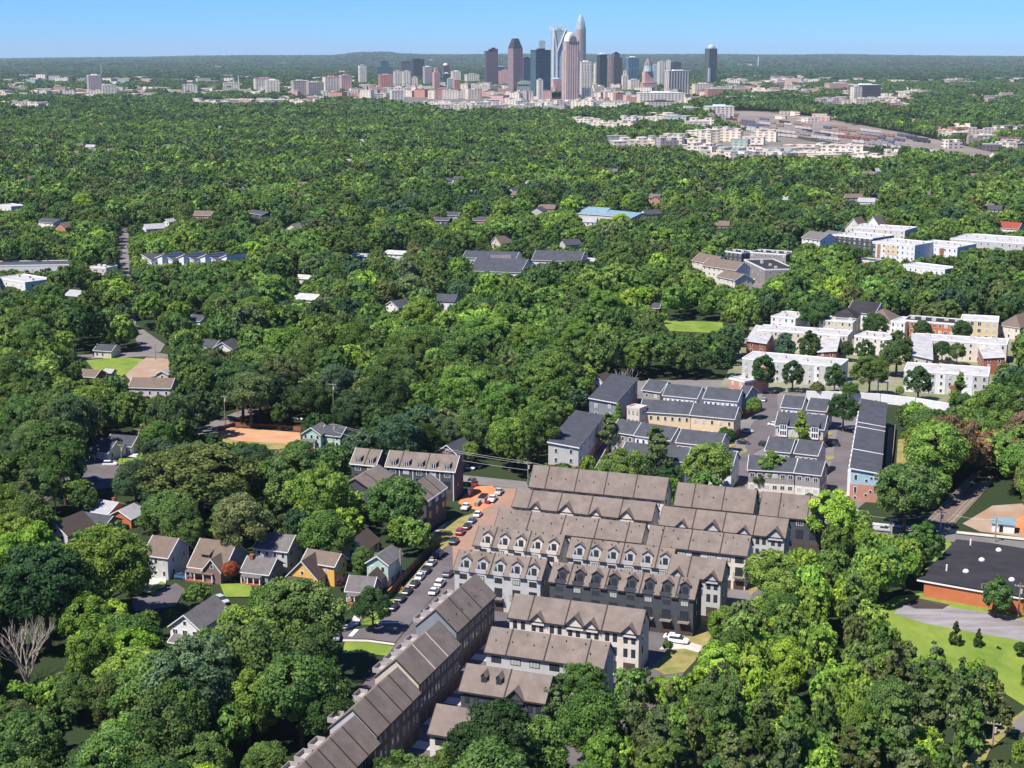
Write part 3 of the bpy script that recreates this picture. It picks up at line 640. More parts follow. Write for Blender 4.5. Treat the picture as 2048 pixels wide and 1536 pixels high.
sb((1327,789.4), (1393,796), 'long slate roof with white wall and narrow black windows, in the back slate row', white_sid, nwin=7, cell=(.5,1.1), fr=blackm)
sb((1408,796), (1474,802), 'slate roof with white wall at the right end of the back slate row', white_sid, nwin=7, cell=(.5,1.1), fr=blackm)
sb((1475,792), (1490,794), 'narrow slate roof over blue-grey wall by the parking court entrance', bluegray, nwin=1, base=(brick, 3))
sb((1281,822), (1381,828.5), 'slate roof over butter yellow wall with brick ground floor', butter, nwin=7, base=(brick, 2.6), he=8)
sb((1382,829), (1467.5,837), 'slate roof over yellow wall beside the parking court, brick end', butter, nwin=5, base=(brick, 2.6), he=8, depth=10)
bld((1254,815), (1279,819), 'cream corner tower with flat roof and dark upper windows', 9.5, 5, cream, white_roof, 'flat', floors=3, nwin=3, sidewin=1, name='corner_tower', cat='tower house', trim=cream, fr=blackm, cell=(.5,1.2), zr=4)
sb((1223.8,862.4), (1268,869), 'small slate roof with taupe wall, left end of the third slate row', taupe, nwin=3)
sb((1270,870), (1340,880), 'wide slate roof with white wall in the third slate row', white_sid, nwin=6)
sb((1354,883.5), (1438,893), 'wide slate roof at the right of the third slate row, by the parking court', cream, nwin=7)
sb((1241.7,910.7), (1300,917), 'slate roof left of the tall pine, front slate row', white_sid, nwin=4, vis=False)
sb((1302,917), (1370,923), 'slate roof with white band between the pine and the bright tree', white_sid, nwin=5)
sb((1400,925), (1463,931), 'slate roof right of the bright tree, beside the white van', white_sid, nwin=5, vis=False)
raster([(1250,886),(1330,895),(1330,915),(1245,910)], 1e4); raster([(1440,898),(1466,901),(1462,930),(1450,928)], 1e4)
sb((1563.5,813), (1601.7,816.5), 'slate-roofed pair with white shutters, back left beyond the parking court', white_sid, nwin=4, zr=4.5)
sb((1615,818.5), (1651,822), 'slate-roofed house with cream wall, back right beyond the parking court', cream, nwin=4, zr=4.5)
t = sb((1552,850), (1646.7,858), 'slate-roofed block with two white bays and brick base', paleg, nwin=7, he=7, base=(brick, 3.2), zr=0, rise=3.4)
for x in (2.6, 13.2):
    q = MB(); q.box(x - 1.3, -.6, 3.3, x + 1.3, 1.4, 8.0, 0); q.slab([(x-1.6,-.9,8.1),(x+1.6,-.9,8.1),(x+1.6,3.2,9.0),(x-1.6,3.2,9.0)], .15, 1)
    for i in (-.75, 0, .75):
        for z in (3.9, 5.9): q.box(x + i - .27, -.64, z, x + i + .27, -.603, z + 1.4, 2)
    q.build('bay_window', [trimw, slate_roof, glass], t)
sb((1532,899.5), (1579,904.5), 'slate roof left half of the pair behind the taupe block', paleg, nwin=4, zr=5)
sb((1590.5,905), (1634,910), 'slate roof right half of the pair behind the taupe block', cream, nwin=4, zr=5)
sb((1497.3,937.7), (1589,943.5), 'taupe block with slate roof, partly behind the columnar tree', taupe, nwin=6, he=7, depth=10, base=(ivory, 2.8), wnum=2, cell=(1.3,1.2), zr=0)
sb((1591,944), (1640,949.5), 'taupe block with slate roof at the corner of the parking court', taupe, nwin=3, he=7, depth=10, base=(ivory, 2.8), wnum=2, cell=(1.3,1.2), zr=0)
t = sb((1701.7,943.3), (1759,958.5), 'long slate-roofed block with light blue end wall and round windows', lightblue, he=9, depth=92, to=(1724,804), kind='shed', shedh=-1.0, floors=3, nwin=0, sidewin=0, base=(pbrick, 5.2), zr=0, wnum=1)
Lb = 8.6
def roundwin(t, x, z, r=.42, y=0):
    q = MB(); q.tube((x, y, z), (x, y - .06, z), r + .14, r + .14, 14, 0); q.tube((x, y - .063, z), (x, y - .1, z), r, r, 14, 1); q.build('round_window', [trimw, glass], t)
for x, z in ((4.6, 6.6), (6.0, 7.4), (7.2, 7.4)): roundwin(t, x, z)
for x, z in ((4.6, 2.2), (5.9, 3.3), (1.5, 1.2)): roundwin(t, x, z, y=-.063)
window(t, 1.5, 6.6, .9, 1.6); window(t, 1.5, 2.6, .8, 1.9, y=-.063)
for i in range(15):
    link('side_bay', simple('sidebay', lambda b: (b.box(-.9, 0, 1, 0-.003, 1.6, 8.6, 0), b.box(-.94, .3, 2, -.903, 1.3, 4, 1), b.box(-.94, .3, 5, -.903, 1.3, 7.5, 1)), [white_sid, glass], 'side_bay'), t, (-.06, 2 + i * 6, 0))
for yy in (22, 52, 58):
    q = MB(); q.slab([(-.5, yy, 10.35), (8.9, yy, 9.15), (8.9, yy + .5, 9.15), (-.5, yy + .5, 10.35)], .2); q.build('roof_divider', trimw, t)
# ================================================================ white-roofed estate
WG = 'white-roofed rows'
def wb(A, B, label, wallm, he=8.5, depth=12, **k):
    a = dict(name='apartment_row', cat='apartments', group=WG, floors=3, nwin=9, sidewin=2, parapet=.3, fr=trimw, rooftop=4); a.update(k)
    return bld(A, B, label, he, depth, wallm, white_roof, a.pop('kind', 'flat'), **a)
wb((1484.5,717), (1678,734), 'long white-roofed row nearest on the left, pale wall with brick bays', paleg, nwin=12, depth=16, panels=[(.22,.28,0,8,pbrick),(.55,.6,0,8,white_sid),(.75,.8,0,8,white_sid)], zr=3)
wb((1808,741.5), (1977.4,752.5), 'white-roofed row nearest on the right, grey wall with white bays', paleg, nwin=10, depth=17, panels=[(.02,.12,0,8,white_sid),(.38,.50,0,8,white_sid),(.55,.66,0,4,brick),(.7,.82,0,8,white_sid)], zr=1)
wb((1457.8,757), (1489,764), 'small white-roofed brick building at the left of the white estate', pbrick, he=6, floors=2, nwin=2, depth=14)
wb((1493,685), (1526,698), 'sawtooth white-roofed wing on the far left with red end wall', brick, he=7, kind='shed', shedh=-.8, to=(1513,654), nwin=2, sidewin=6, ridge='y')
wb((1636,704), (1671.6,708), 'sawtooth white-roofed wing behind the purple plum tree', brick, he=7, kind='shed', shedh=.8, to=(1648,665), nwin=2, sidewin=6)
wb((1515,660), (1695,672), 'white-roofed back row on the left, cream wall', cream, nwin=12, depth=14)
wb((1708.7,672), (1781.5,680), 'white-roofed cream row standing between the two tree groups', ivory, nwin=6, depth=14, zr=2)
wb((1824.5,678), (2014,690), 'white-roofed back row on the right, stepped skyline', ivory, nwin=12, depth=14, zr=5)
wb((1823,716.6), (1864.6,723), 'sawtooth white-roofed wing in the right group', cream, kind='shed', shedh=-1.5, to=(1824.5,674), nwin=2, sidewin=6)
wb((1968,716), (2012,722), 'sawtooth white-roofed wing at the far right with red side wall', brick, he=7, kind='shed', shedh=.8, to=(1955,690), nwin=2, sidewin=6)
wb((1542,633), (1591,638), 'white stepped block at the back left of the white estate', white_sid, nwin=4, depth=18, he=8)
wb((1638,640), (1706,645), 'cream block with white edge under the black hip roof', cream, nwin=5, depth=12, he=8, zr=4)
bld((1665,634), (1712,637), 'black hip-roofed house at the back of the white estate', 9, 14, cream, black_roof, 'hip', rise=3.5, floors=3, nwin=5)
bld((1695,622), (1748,628), 'white house with steep black gables against the woods', 8, 13, white_sid, black_roof, 'gable', rise=4.5, floors=2, nwin=4)
bld((1728,640), (1782,645), 'tan hip-roofed house between the white blocks', 7, 16, ivory, tan_roof, 'hip', rise=5, floors=2, nwin=4)
bld((1782,643), (1810,646), 'narrow white block beside the red brick apartments', 8.5, 14, white_sid, white_roof, 'flat', floors=3, nwin=3)
bld((1807,641), (1921,650), 'red brick apartment block with black roof and balconies', 9, 14, obrick, black_roof, 'flat', floors=3, nwin=10, wnum=2, cell=(1.3,1.5), rooftop=5, name='apartment_block', cat='apartments', zr=1)
bld((1922,640), (1997,644), 'cream apartment block right of the red brick one', 9.5, 14, butter, white_roof, 'flat', floors=3, nwin=5, wnum=2, cell=(1.5,1.7), name='apartment_block', cat='apartments', zr=1)
bld((1998,650), (2040,656), 'tan hip-roofed house at the right edge of the estate', 6, 18, ivory, tan_roof, 'hip', rise=5, nwin=3)
# retaining wall
def wall_run(name, label, pts, h, th, m, cat='wall', posts=0, z=0):
    p = [G(*q) for q in pts]; o = p[0]; t = thing(name, label, cat, (o.x, o.y, 0))
    for i in range(len(p) - 1):
        a, b = p[i] - o, p[i+1] - o; d = (b - a).normalized(); n = Vector((-d.y, d.x, 0)) * th / 2; e = d * th * .49
        q = MB(); a = a + e if i else a; q.slab([tuple(a - n + Vector((0,0,h))), tuple(b - n + Vector((0,0,h))), tuple(b + n + Vector((0,0,h))), tuple(a + n + Vector((0,0,h)))], h); q.build('panel', m, t)
    if posts:
        for i in range(len(p) - 1):
            a, b = p[i] - o, p[i+1] - o; n = max(1, int((b - a).length / posts))
            for k in range(n):
                c = a.lerp(b, k / n); q = MB(); q.box(c.x - .12, c.y - .12, 0, c.x + .12, c.y + .12, h + .15); q.build('post', m, t)
    raster(hull([P(q.x, q.y, zz) for q in p for zz in (0, h)]) if len(p) < 3 else [P(q.x, q.y, h) for q in p] + [P(q.x, q.y, 0) for q in p[::-1]], max(q.y for q in p) + 3)
    return t
wall_run('retaining_wall', 'tall white retaining wall curving below the white-roofed rows', [(1612,800),(1690,802),(1760,806),(1830,814),(1900,826)], 3.6, .6, whitew)
for x in (1690, 1765, 1845):
    g = G(x, 786); q = thing('pergola', 'small white pergola on the terrace above the retaining wall, %s' % {1690: 'left one', 1765: 'middle one', 1845: 'right one'}[x], 'pergola', (g.x, g.y, 0), YA, 'white pergolas')
    for sx in (-1.8, 1.8):
        for sy in (-1.2, 1.2): b = MB(); b.box(sx-.12, sy-.12, 0, sx+.12, sy+.12, 4.4); b.build('post', trimw, q)
    b = MB(); b.box(-2.1, -1.5, 4.4, 2.1, 1.5, 4.6); b.build('top', trimw, q)
wall_run('screen_fence', 'long black screen fence along the row of parked cars', [(778,1200),(800,1172),(830,1138),(862,1104),(880,1090)], 2.3, .15, blackm, 'fence', 3)
wall_run('wooden_fence', 'long brown fence right of the slate-roofed block', [(1790,860),(1786,905),(1778,965)], 1.8, .15, wood, 'fence', 3)
wall_run('wooden_fence', 'low pale wall beside the slanting slate roof block', [(1180,960),(1196,935),(1215,900)], 1.6, .2, conc, 'wall')
wall_run('wooden_fence', 'orange wooden fence beside the mint green house', [(772,1172),(790,1164),(803,1160)], 1.8, .12, redwood, 'fence', 2.5)
wall_run('brick_wall', 'long low brown wall behind the orange clay strip', [(434,862),(470,852),(540,856),(602,862)], 1.4, .3, brick)
# ================================================================ brick warehouse
a = G(1848.6, 1161.5, 4.2); b = G(2048, 1196.6, 4.2); yw = atan2((b-a).y, (b-a).x); Lw = 62; Dw = (G(1930, 1076, 4.2) - a).length * .93
t = thing('brick_warehouse', 'orange brick warehouse with flat black roof and white roof vents', 'warehouse', (a.x, a.y, 0), yw)
q = MB(); q.box(0, 0, 0, Lw, Dw, 4.1); q.build('wall', obrick, t)
q = MB(); q.slab([(-1.6, -.3, 4.3), (7, -.3, 4.75), (7, Dw + .3, 4.75), (-1.6, Dw + .3, 4.3)], .25); q.slab([(7.003, -.3, 4.75), (Lw, -.3, 4.6), (Lw, Dw + .3, 4.6), (7.003, Dw + .3, 4.75)], .25); q.build('roof', black_roof, t)
q = MB(); q.box(-1.7, -.45, 3.95, Lw, -.303, 4.3); q.build('roof_edge', trimw, t)
for u, v in ((.17,.86),(.36,.86),(.14,.58),(.33,.60),(.52,.5),(.12,.28),(.30,.27),(.49,.28),(.66,.55),(.7,.3)):
    link('roof_vent', simple('dome', lambda b: (b.cyl(0,0,0,.35,.75,.75,12), b.cyl(0,0,.35,.7,.75,.4,12), b.cyl(0,0,.7,.8,.4,.1,12)), trimw, 'roof_vent'), t, (u * Lw, v * Dw, 4.72))
for v in (.25, .9):
    q = MB(); q.cyl(3, v * Dw, 4.5, 6.2, .22); q.build('vent_pipe', trimw, t)
q = MB(); q.box(25, -.08, 0, 26.4, -.003, 2.4); q.build('door', trimw, t)
for x in (15.5, 30): q = MB(); q.cyl(x, -.25, 0, 4.0, .09); q.build('downspout', conc, t)
for q_ in [(t.location.x, t.location.y)]: FOOT.append((a.x + cos(yw)*Lw/2 - sin(yw)*Dw/2, a.y + sin(yw)*Lw/2 + cos(yw)*Dw/2, cos(yw), sin(yw), Lw/2+2, Dw/2+1))
raster([(1838,1152),(1924,1073),(2048,1094),(2048,1232),(1846,1188)], 1e4)
# ================================================================ houses on the left
def H(A, B, label, he, depth, wallm, roofm, **k): return bld(A, B, label, he, depth, wallm, roofm, k.pop('kind', 'gable'), group='houses among the trees', **k)
H((378,1131), (446,1140), 'tan bungalow with brown gabled porch and small roof dormer', 3.4, 13, taupe, tan_roof, rise=5.2, floors=1, nwin=4, porch=(0, 8, 2.2, tan_roof), dormer=[(3.6, 2.2)], zr=0)
t = H((406,1138), (441,1142), 'small brown shingled gable standing in front of the tan bungalow', 3.6, 7, mauve, tan_roof, rise=2.9, ridge='y', floors=1, nwin=0, zr=1)
t['label'] = 'small brown shingled gable standing in front of the tan bungalow'
H((510,1094.6), (573.6,1102), 'two-storey grey house with broad weathered roof', 6, 8.5, paleg, gray_roof, rise=2.9, nwin=4)
H((483,1142), (536,1148), 'low grey cottage with brick chimneys in front of the two-storey grey house', 3, 8.5, bluegray, gray_roof, rise=2.6, floors=1, nwin=3, chimney=(1.2, 3.5, 6.2), porch=(0.5, 6, 1.8, gray_roof), zr=.5)
H((575,1150), (634.6,1158), 'bright yellow gabled house with dark brown roof', 3.2, 12, yellow, dark_brown_roof, rise=4.2, ridge='y', floors=1, nwin=2, trim=trimw, chimney=(6.2, 9, 5.6), porch=(.3, 7, 2, dark_brown_roof), zr=0, cell=(1.3,1.3))
H((606,1121), (668,1131), 'tan cross-gabled wing behind the bright yellow gable', 5.6, 6, yellow, tan_roof, rise=2.2, floors=2, nwin=2)
H((682.8,1094.6), (732,1099.7), 'yellow garage with open door and steep brown roof', 3.4, 9, butter, dark_brown_roof, rise=2.8, ridge='y', floors=1, nwin=1, trim=trimw, cell=(2.2,1.9), zr=0)
H((733.6,1124), (776,1129), 'tall mint green house with grey gable roof', 6.2, 9, mint, gray_roof, rise=1.9, ridge='y', floors=2, nwin=2, trim=trimw, zr=0)
H((693,1180), (742,1184), 'grey-roofed bungalow with white porch posts and brick steps', 3, 7, taupe, gray_roof, rise=2.6, floors=1, nwin=3, porch=(.5, 6.5, 2, gray_roof), zr=0)
H((722,1163), (752,1166), 'small brown-roofed rear wing between the porch bungalow and mint house', 3.4, 6, taupe, dark_brown_roof, rise=1.9, ridge='y', floors=1, nwin=1)
H((340,1250), (399.7,1258), 'white two-storey house with long dark roof in the lower woods', 5.6, 13, white_sid, gray_roof, rise=2.9, ridge='y', floors=2, nwin=3, wnum=2, cell=(1.2,1.1), zr=1)
H((340,1282), (372,1288), 'dark-roofed porch annex in front of the white two-storey house', 2.8, 4, white_sid, gray_roof, rise=1.0, floors=1, nwin=2)
H((288,1108), (334.6,1114), 'brown-roofed house with pale blue-grey end wall, behind a big oak', 6.2, 10, paleg, tan_roof, rise=3.4, nwin=3, zr=2)
H((88.5,1064), (135,1071), 'lilac gabled house with dark brown roof and white porch', 5, 11, lilac, dark_brown_roof, rise=3.2, ridge='y', floors=2, nwin=2, porch=(.6, 6.2, 2.4, light_roof), zr=1.5)
H((150,1045), (206,1054), 'low grey-roofed house right of the lilac gable', 3, 8, taupe, slate_roof, rise=2.0, floors=1, nwin=3)
H((183.6,1022), (215,1027), 'orange brick ranch house with pale grey roof', 3, 9, obrick, light_roof, rise=2.1, floors=1, nwin=2, chimney=(4, 5, 6), zr=.3)
H((215,1032), (262,1038), 'orange brick cross gable of the ranch house', 2.8, 8, obrick, light_roof, rise=2.2, ridge='y', floors=1, nwin=1, zr=.3)
H((167,896), (215,905), 'white cottage with charcoal roof and long open porch', 3, 8, white_sid, slate_roof, rise=3, floors=1, nwin=3, porch=(0, 7, 2, slate_roof), zr=0)
H((212,888), (262,892), 'charcoal-roofed rear part of the white porch cottage', 3, 8, white_sid, slate_roof, rise=2.4, floors=1, nwin=3)
H((605,866), (641,869), 'small mint green house with white porch beside the clay strip', 5, 8, mint, gray_roof, rise=2.2, ridge='y', floors=2, nwin=3, porch=(0, 5.2, 1.8, gray_roof), zr=0)
H((641,868), (680,872), 'dark-roofed wing right of the small mint green house', 4.4, 8, mint, slate_roof, rise=2.2, floors=2, nwin=3)
H((871,905), (917,911), 'mauve gabled house with charcoal roof behind the charcoal row', 6, 11, mauve, slate_roof, rise=3, ridge='y', floors=2, nwin=4, trim=trimw, zr=3)
H((398,693), (425,696), 'dark-roofed cottage half hidden among oaks', 4, 9, white_sid, slate_roof, rise=2.6, floors=1, nwin=3)
H((424,697), (466,699), 'grey cross-gabled roof right of the dark cottage', 4, 11, white_sid, slate_roof, rise=3, floors=1, nwin=3, ridge='y')
H((188,700), (222,702), 'small pale porch house beside the woodland street', 3.5, 8, cream, slate_roof, rise=2, floors=1, nwin=3)
H((157,752), (189,754), 'small red brick cottage with brown roof by the lawn', 3.2, 9, brick, tan_roof, rise=2, floors=1, nwin=2, zr=.5)
H((208,744), (222,745), 'tiny red shed under a dark tree', 2.4, 4, brick, light_roof, rise=1, floors=1, nwin=1)
H((312,748), (336,749), 'tiny cream gabled shed by the dirt plot', 2.6, 4, cream, light_roof, rise=1.4, ridge='y', floors=1, nwin=1)
H((258,774), (340,776), 'pink-walled house with brown roof behind trees', 4, 10, lilac, tan_roof, rise=2.8, floors=1, nwin=5, zr=.5)
H((768,612), (797,616), 'white gabled house with dark roof alone in the middle woods', 4.5, 11, white_sid, slate_roof, rise=3, ridge='y', floors=2, nwin=2)
H((583,597), (627,600), 'house with wide white metal roof', 4, 14, white_sid, white_roof, rise=2, floors=1, nwin=4)
H((588,556), (616,558), 'small white-roofed shed behind the white metal roof', 3, 10, white_sid, white_roof, rise=1.5, floors=1, nwin=3)
H((980,486), (1001,488), 'tan house with steep tan roof beyond the long grey sheds', 5, 14, cream, tan_roof, rise=4.5, ridge='y', floors=2, nwin=2)
H((866,440), (896,441), 'black modern house with cream lower floor', 8, 10, navy, slate_roof, rise=1.8, floors=2, nwin=3, base=(butter, 3))
H((890,430), (916,431), 'grey-roofed house right of the black modern house', 6, 10, taupe, slate_roof, rise=2.4, floors=2, nwin=3)
H((945,440), (970,441), 'small dark-roofed brick house among pale green trees', 5, 10, pbrick, slate_roof, rise=2.4, floors=2, nwin=3)
H((1182,762), (1206,765), 'white gabled cottage at the edge of the slate-roofed estate', 3.5, 8, white_sid, dark_brown_roof, rise=2.6, ridge='y', floors=1, nwin=1)
H((1298,615), (1318,616), 'small brick house with dark roof beside the playing field', 4, 8, brick, slate_roof, rise=2, floors=1, nwin=2)
H((130,590), (155,592), 'small grey-roofed house in the left woods', 4, 10, cream, light_roof, rise=2.2, floors=1, nwin=2)
H((375,640), (400,642), 'white-walled house with slate roof above the dark cottage', 4.5, 10, white_sid, slate_roof, rise=2, floors=1, nwin=3)
H((492,425), (524,430), 'charcoal angular roof among the left woods', 7, 12, navy, slate_roof, rise=2, floors=2, nwin=3)
H((325,443), (338,444), 'narrow white house peeking out of trees', 6, 8, white_sid, light_roof, rise=2, ridge='y', floors=2, nwin=2)
H((385,430), (420,431), 'pair of pink-brown gabled houses above the sawtooth rows', 6, 12, pbrick, tan_roof, rise=3, floors=2, nwin=4)
H((75,443), (106,446), 'white and dark house in the upper left woods', 6, 12, white_sid, slate_roof, rise=2.4, floors=2, nwin=3)
H((700,512), (735,513), 'white flat-topped house left of the long grey sheds', 5, 12, white_sid, light_roof, rise=1, floors=2, nwin=4)
H((768,507), (806,509), 'white arched-roof house beside the long grey sheds', 5, 12, white_sid, white_roof, rise=1.6, floors=2, nwin=4)
# bigger mid-distance blocks
def M(A, B, label, he, depth, wallm, roofm, **k): return bld(A, B, label, he, depth, wallm, roofm, k.pop('kind', 'flat'), name=k.pop('name', 'long_building'), cat=k.pop('cat', 'building'), **k)
M((938,541), (1040,545), 'long charcoal-roofed hall with a strip of skylights', 6, 34, white_sid, slate_roof, kind='gable', rise=5.5, floors=1, nwin=8, zr=5)
M((925,515), (1030,518), 'second charcoal roof directly behind the skylight hall', 7, 22, white_sid, slate_roof, kind='gable', rise=3, floors=1, nwin=8, zr=5.5)
M((1064,520), (1160,523), 'charcoal-roofed hall with white end wall, right of the skylight hall', 7, 26, white_sid, slate_roof, kind='gable', rise=4.5, floors=1, nwin=8, zr=5)
M((1162,521), (1190,522), 'small pink brick shop at the end of the charcoal halls', 5, 10, pbrick, light_roof, floors=1, nwin=3)
M((1152,427), (1205,430), 'school-like hall with pale blue metal roof', 6, 26, cream, metal_roof, kind='gable', rise=4.5, floors=1, nwin=6)
M((1200,430), (1262,436), 'lower pale blue metal roof right of the blue hall', 6, 26, cream, metal_roof, kind='gable', rise=3, floors=1, nwin=6)
for i in range(8):
    x = 284 + i * 21.5
    M((x, 519 - (i % 2)), (x + 19, 521), 'white wall with sloping charcoal roof, number %d of the sawtooth row counted from the left' % (i + 1), 8, 15, white_sid, slate_roof, kind='shed', shedh=3.2 if i % 2 else -3.0, floors=2, nwin=2, name='sawtooth_house', cat='townhouse', group='sawtooth white houses', zr=6)
for i, o in enumerate([o for o in COL.objects if o.name.startswith('sawtooth_house')]):
    o['label'] = ['leftmost sawtooth house, white end wall facing the road', 'second sawtooth house from the road, charcoal slope', 'third sawtooth house from the road', 'fourth sawtooth house from the road', 'fifth sawtooth house, middle of the row', 'third sawtooth house from the right end', 'second sawtooth house from the right end', 'rightmost sawtooth house, against bright trees'][i]
M((-60,533), (138,530), 'long dark flat roof with white edge at the left border', 5, 20, white_sid, slate_roof, floors=1, nwin=12)
M((-10,556), (50,566), 'modern white villa with pergola roof at the left border', 8, 18, white_sid, white_roof, floors=2, nwin=4, rooftop=3, trim=trimw)
M((174,535), (212,537), 'small cream flat-roofed house left of the straight road', 6, 12, cream, white_roof, floors=2, nwin=3, rooftop=2)
M((-8,410), (22,414), 'white two-storey block at the upper left border', 8, 14, white_sid, white_roof, floors=2, nwin=4)
TW = dict(name='townhouse_row', cat='townhouses', group='gabled cream rows beyond the playing field')
M((1384,520), (1425,528), 'cream townhouses with pink-brown gables, back left of the group', 9, 12, ivory, tan_roof, kind='gable', rise=4, floors=3, nwin=5, **TW)
M((1405,530), (1472,540), 'cream townhouses with pink-brown gables, front of the group', 9, 12, ivory, tan_roof, kind='gable', rise=4, floors=3, nwin=7, zr=2, **TW)
M((1434,552), (1470,560), 'low cream townhouse end with brown roof by the road', 6, 12, ivory, tan_roof, kind='gable', rise=3, floors=2, nwin=4, zr=1, **TW)
M((1450,503), (1484,507), 'black flat-roofed townhouses behind the cream gables', 9, 12, navy, black_roof, floors=3, nwin=4, rooftop=2)
M((1488,520), (1530,540), 'row of narrow grey brick townhouses stepping down the road', 9, 18, taupe, black_roof, floors=3, nwin=8, rooftop=4, zr=3, sidewin=3)
M((1500,505), (1572,510), 'thin black flat roofs behind the narrow grey townhouses', 9, 16, taupe, black_roof, floors=3, nwin=8, rooftop=5)
M((1604,475), (1640,480), 'pale grey gabled houses left of the big apartment complex', 9, 16, white_sid, gray_roof, kind='gable', rise=4, floors=3, nwin=4)
M((1640,470), (1662,474), 'grey house joined to the apartment complex corner', 9, 16, paleg, gray_roof, kind='gable', rise=3, floors=3, nwin=3)
M((1665,470), (1745,478), 'dark-walled wing of the big apartment complex', 11, 26, darkg, white_roof, floors=4, nwin=8, rooftop=5, trim=trimw)
M((1745,484), (1830,492), 'front wing of the apartment complex with orange lit balconies', 13, 24, white_sid, white_roof, floors=4, nwin=9, rooftop=5, panels=[(0,.08,0,12,darkg),(.12,.2,0,12,redwood),(.3,.6,6,12,butter)], zr=4)
M((1700,455), (1810,462), 'rear white-roofed wing of the apartment complex', 12, 26, ivory, white_roof, floors=4, nwin=10, rooftop=7)
M((1828,488), (1915,496), 'white wing of the complex with red and black bays', 11, 26, white_sid, white_roof, floors=3, nwin=9, rooftop=5, panels=[(.3,.42,0,10,navy),(.6,.7,0,10,brick)], zr=4)
M((1900,478), (2100,492), 'long white-roofed slab at the right border', 10, 36, paleg, white_roof, floors=3, nwin=14, rooftop=9)
M((1712,520), (1748,524), 'small dark building with orange ground floor in front of the complex', 6, 12, pbrick, slate_roof, floors=2, nwin=3)
M((1806,530), (1890,540), 'pale low block between trees below the apartment complex', 8, 14, white_sid, white_roof, floors=2, nwin=8)
M((1690,455), (1722,457), 'tan church-like house with steep gables behind the complex', 9, 16, ivory, tan_roof, kind='gable', rise=7, ridge='y', floors=2, nwin=2, name='church_hall', cat='church')
M((1728,455), (1762,457), 'second tan house with tall gable behind the complex', 10, 16, white_sid, tan_roof, kind='gable', rise=8, ridge='y', floors=2, nwin=2)
M((1995,455), (2036,458), 'low building with bright red roof at the right border', 4, 12, white_sid, red_roof, kind='gable', rise=4, floors=1, nwin=3)

# ================================================================ city skyline
def place(x0, x1, ybase, yaw, ratio):
    yb = ybase + 7; g = G((x0 + x1) / 2, yb); d = g.length
    Wt = (x1 - x0) / F * d * 1.0; a = abs(yaw); wdt = Wt / (cos(a) + ratio * sin(a))
    return g, d, wdt, wdt * ratio
def zat(g, y):                                        # height that reaches photo row y above point g
    v = (CY - y) / F; dz = (-SP + v * CP) / (CP + v * SP); return HC + dz * g.y
def tower(x0, x1, ytop, ybase, m, label, yaw=25, ratio=1.0, name='tower', cat='skyscraper', group='city centre buildings', tiers=None, cap=None, capm=None, band=None, mast=0, vis=True, podium=None):
    yaw = radians(yaw); g, d, a, b = place(x0, x1, ybase, yaw, ratio); h = zat(g, ytop)
    t = thing(name, label, cat, (g.x, g.y, 0), yaw, group)
    z = 0; tiers = tiers or [(1, 1, 1)]
    q = MB()
    for fh, fw, fd in tiers:
        z1 = h * fh; q.box(-a/2*fw, -b/2*fd, z, a/2*fw, b/2*fd, z1 - .02 * 0); z = z1
    q.build('body', m, t); fw, fd = tiers[-1][1:]
    capm = capm or conc
    if cap == 'flat' or cap is None:
        q = MB(); q.box(-a/2*fw*1.02, -b/2*fd*1.02, z + .003, a/2*fw*1.02, b/2*fd*1.02, z + max(1.2, h * .012)); q.build('roof', capm, t)
        q = MB(); q.box(-a*.2*fw, -b*.2*fd, z + max(1.2, h*.012), a*.22*fw, b*.2*fd, z + max(1.2, h*.012) + max(3, h*.03)); q.build('penthouse', capm, t)
    elif cap == 'dome':
        q = MB(); n = 12
        for i in range(6):
            r0, r1 = cos(i*pi/12), cos((i+1)*pi/12)
            q.cyl(0, 0, z + a*.42*sin(i*pi/12), z + a*.42*sin((i+1)*pi/12) + .01, a*.42*r0*fw, a*.42*max(r1,.02)*fw, n)
        q.build('dome', capm, t)
    elif cap == 'taper':
        q = MB(); k = len(q.v); hh = a * .9; c0 = [(-a/2*fw,-b/2*fd),(a/2*fw,-b/2*fd),(a/2*fw,b/2*fd),(-a/2*fw,b/2*fd)]
        p0 = [(x, y, z) for x, y in c0]; p1 = [(x*.45, y*.45, z + hh) for x, y in c0]
        for i in range(4): j = (i+1) % 4; q.poly([p0[i], p0[j], p1[j], p1[i]])
        q.poly(p1); q.build('crown', capm, t)
    if band:
        q = MB(); q.box(-a/2*1.03, -b/2*1.03, h*band, a/2*1.03, b/2*1.03, h*band + 4); q.build('band', trimw, t)
    if mast:
        q = MB(); q.cyl(0, 0, z, z + mast, 1.0, .4, 5); q.build('mast', conc, t)
    if podium:
        q = MB(); q.box(-a*podium/2, -b*podium/2 - 8, 0, a*podium/2, b*podium/2 + 8, 22); q.build('podium', capm, t)
    if vis: raster([(x0, ytop), (x1, ytop), (x1, ybase), (x0, ybase)], g.y)
    return t, a, b, h
fm = facade
f_brown = fm('dark_brown_facade', (.13,.10,.11), (.05,.045,.055), 5, 4, .5, .5); f_mauve = fm('mauve_granite_facade', (.30,.21,.21), (.10,.09,.11), 6, 4, .45, .5)
f_navy = fm('navy_glass_facade', (.06,.075,.12), (.035,.045,.08), 6, 4, .7, .6); f_teal = fm('teal_glass_facade', (.07,.13,.15), (.04,.07,.09), 7, 4, .7, .6)
f_pale = fm('pale_glass_facade', (.42,.50,.50), (.26,.34,.37), 5, 4, .7, .6); f_pink = fm('pink_granite_facade', (.60,.45,.38), (.19,.15,.16), 7, 400, .4, .97)
f_gray = fm('warm_grey_facade', (.48,.39,.35), (.22,.19,.20), 6, 4, .5, .6); f_white = fm('white_balcony_facade', (.74,.65,.54), (.17,.16,.17), 9, 4.2, .5, .55)
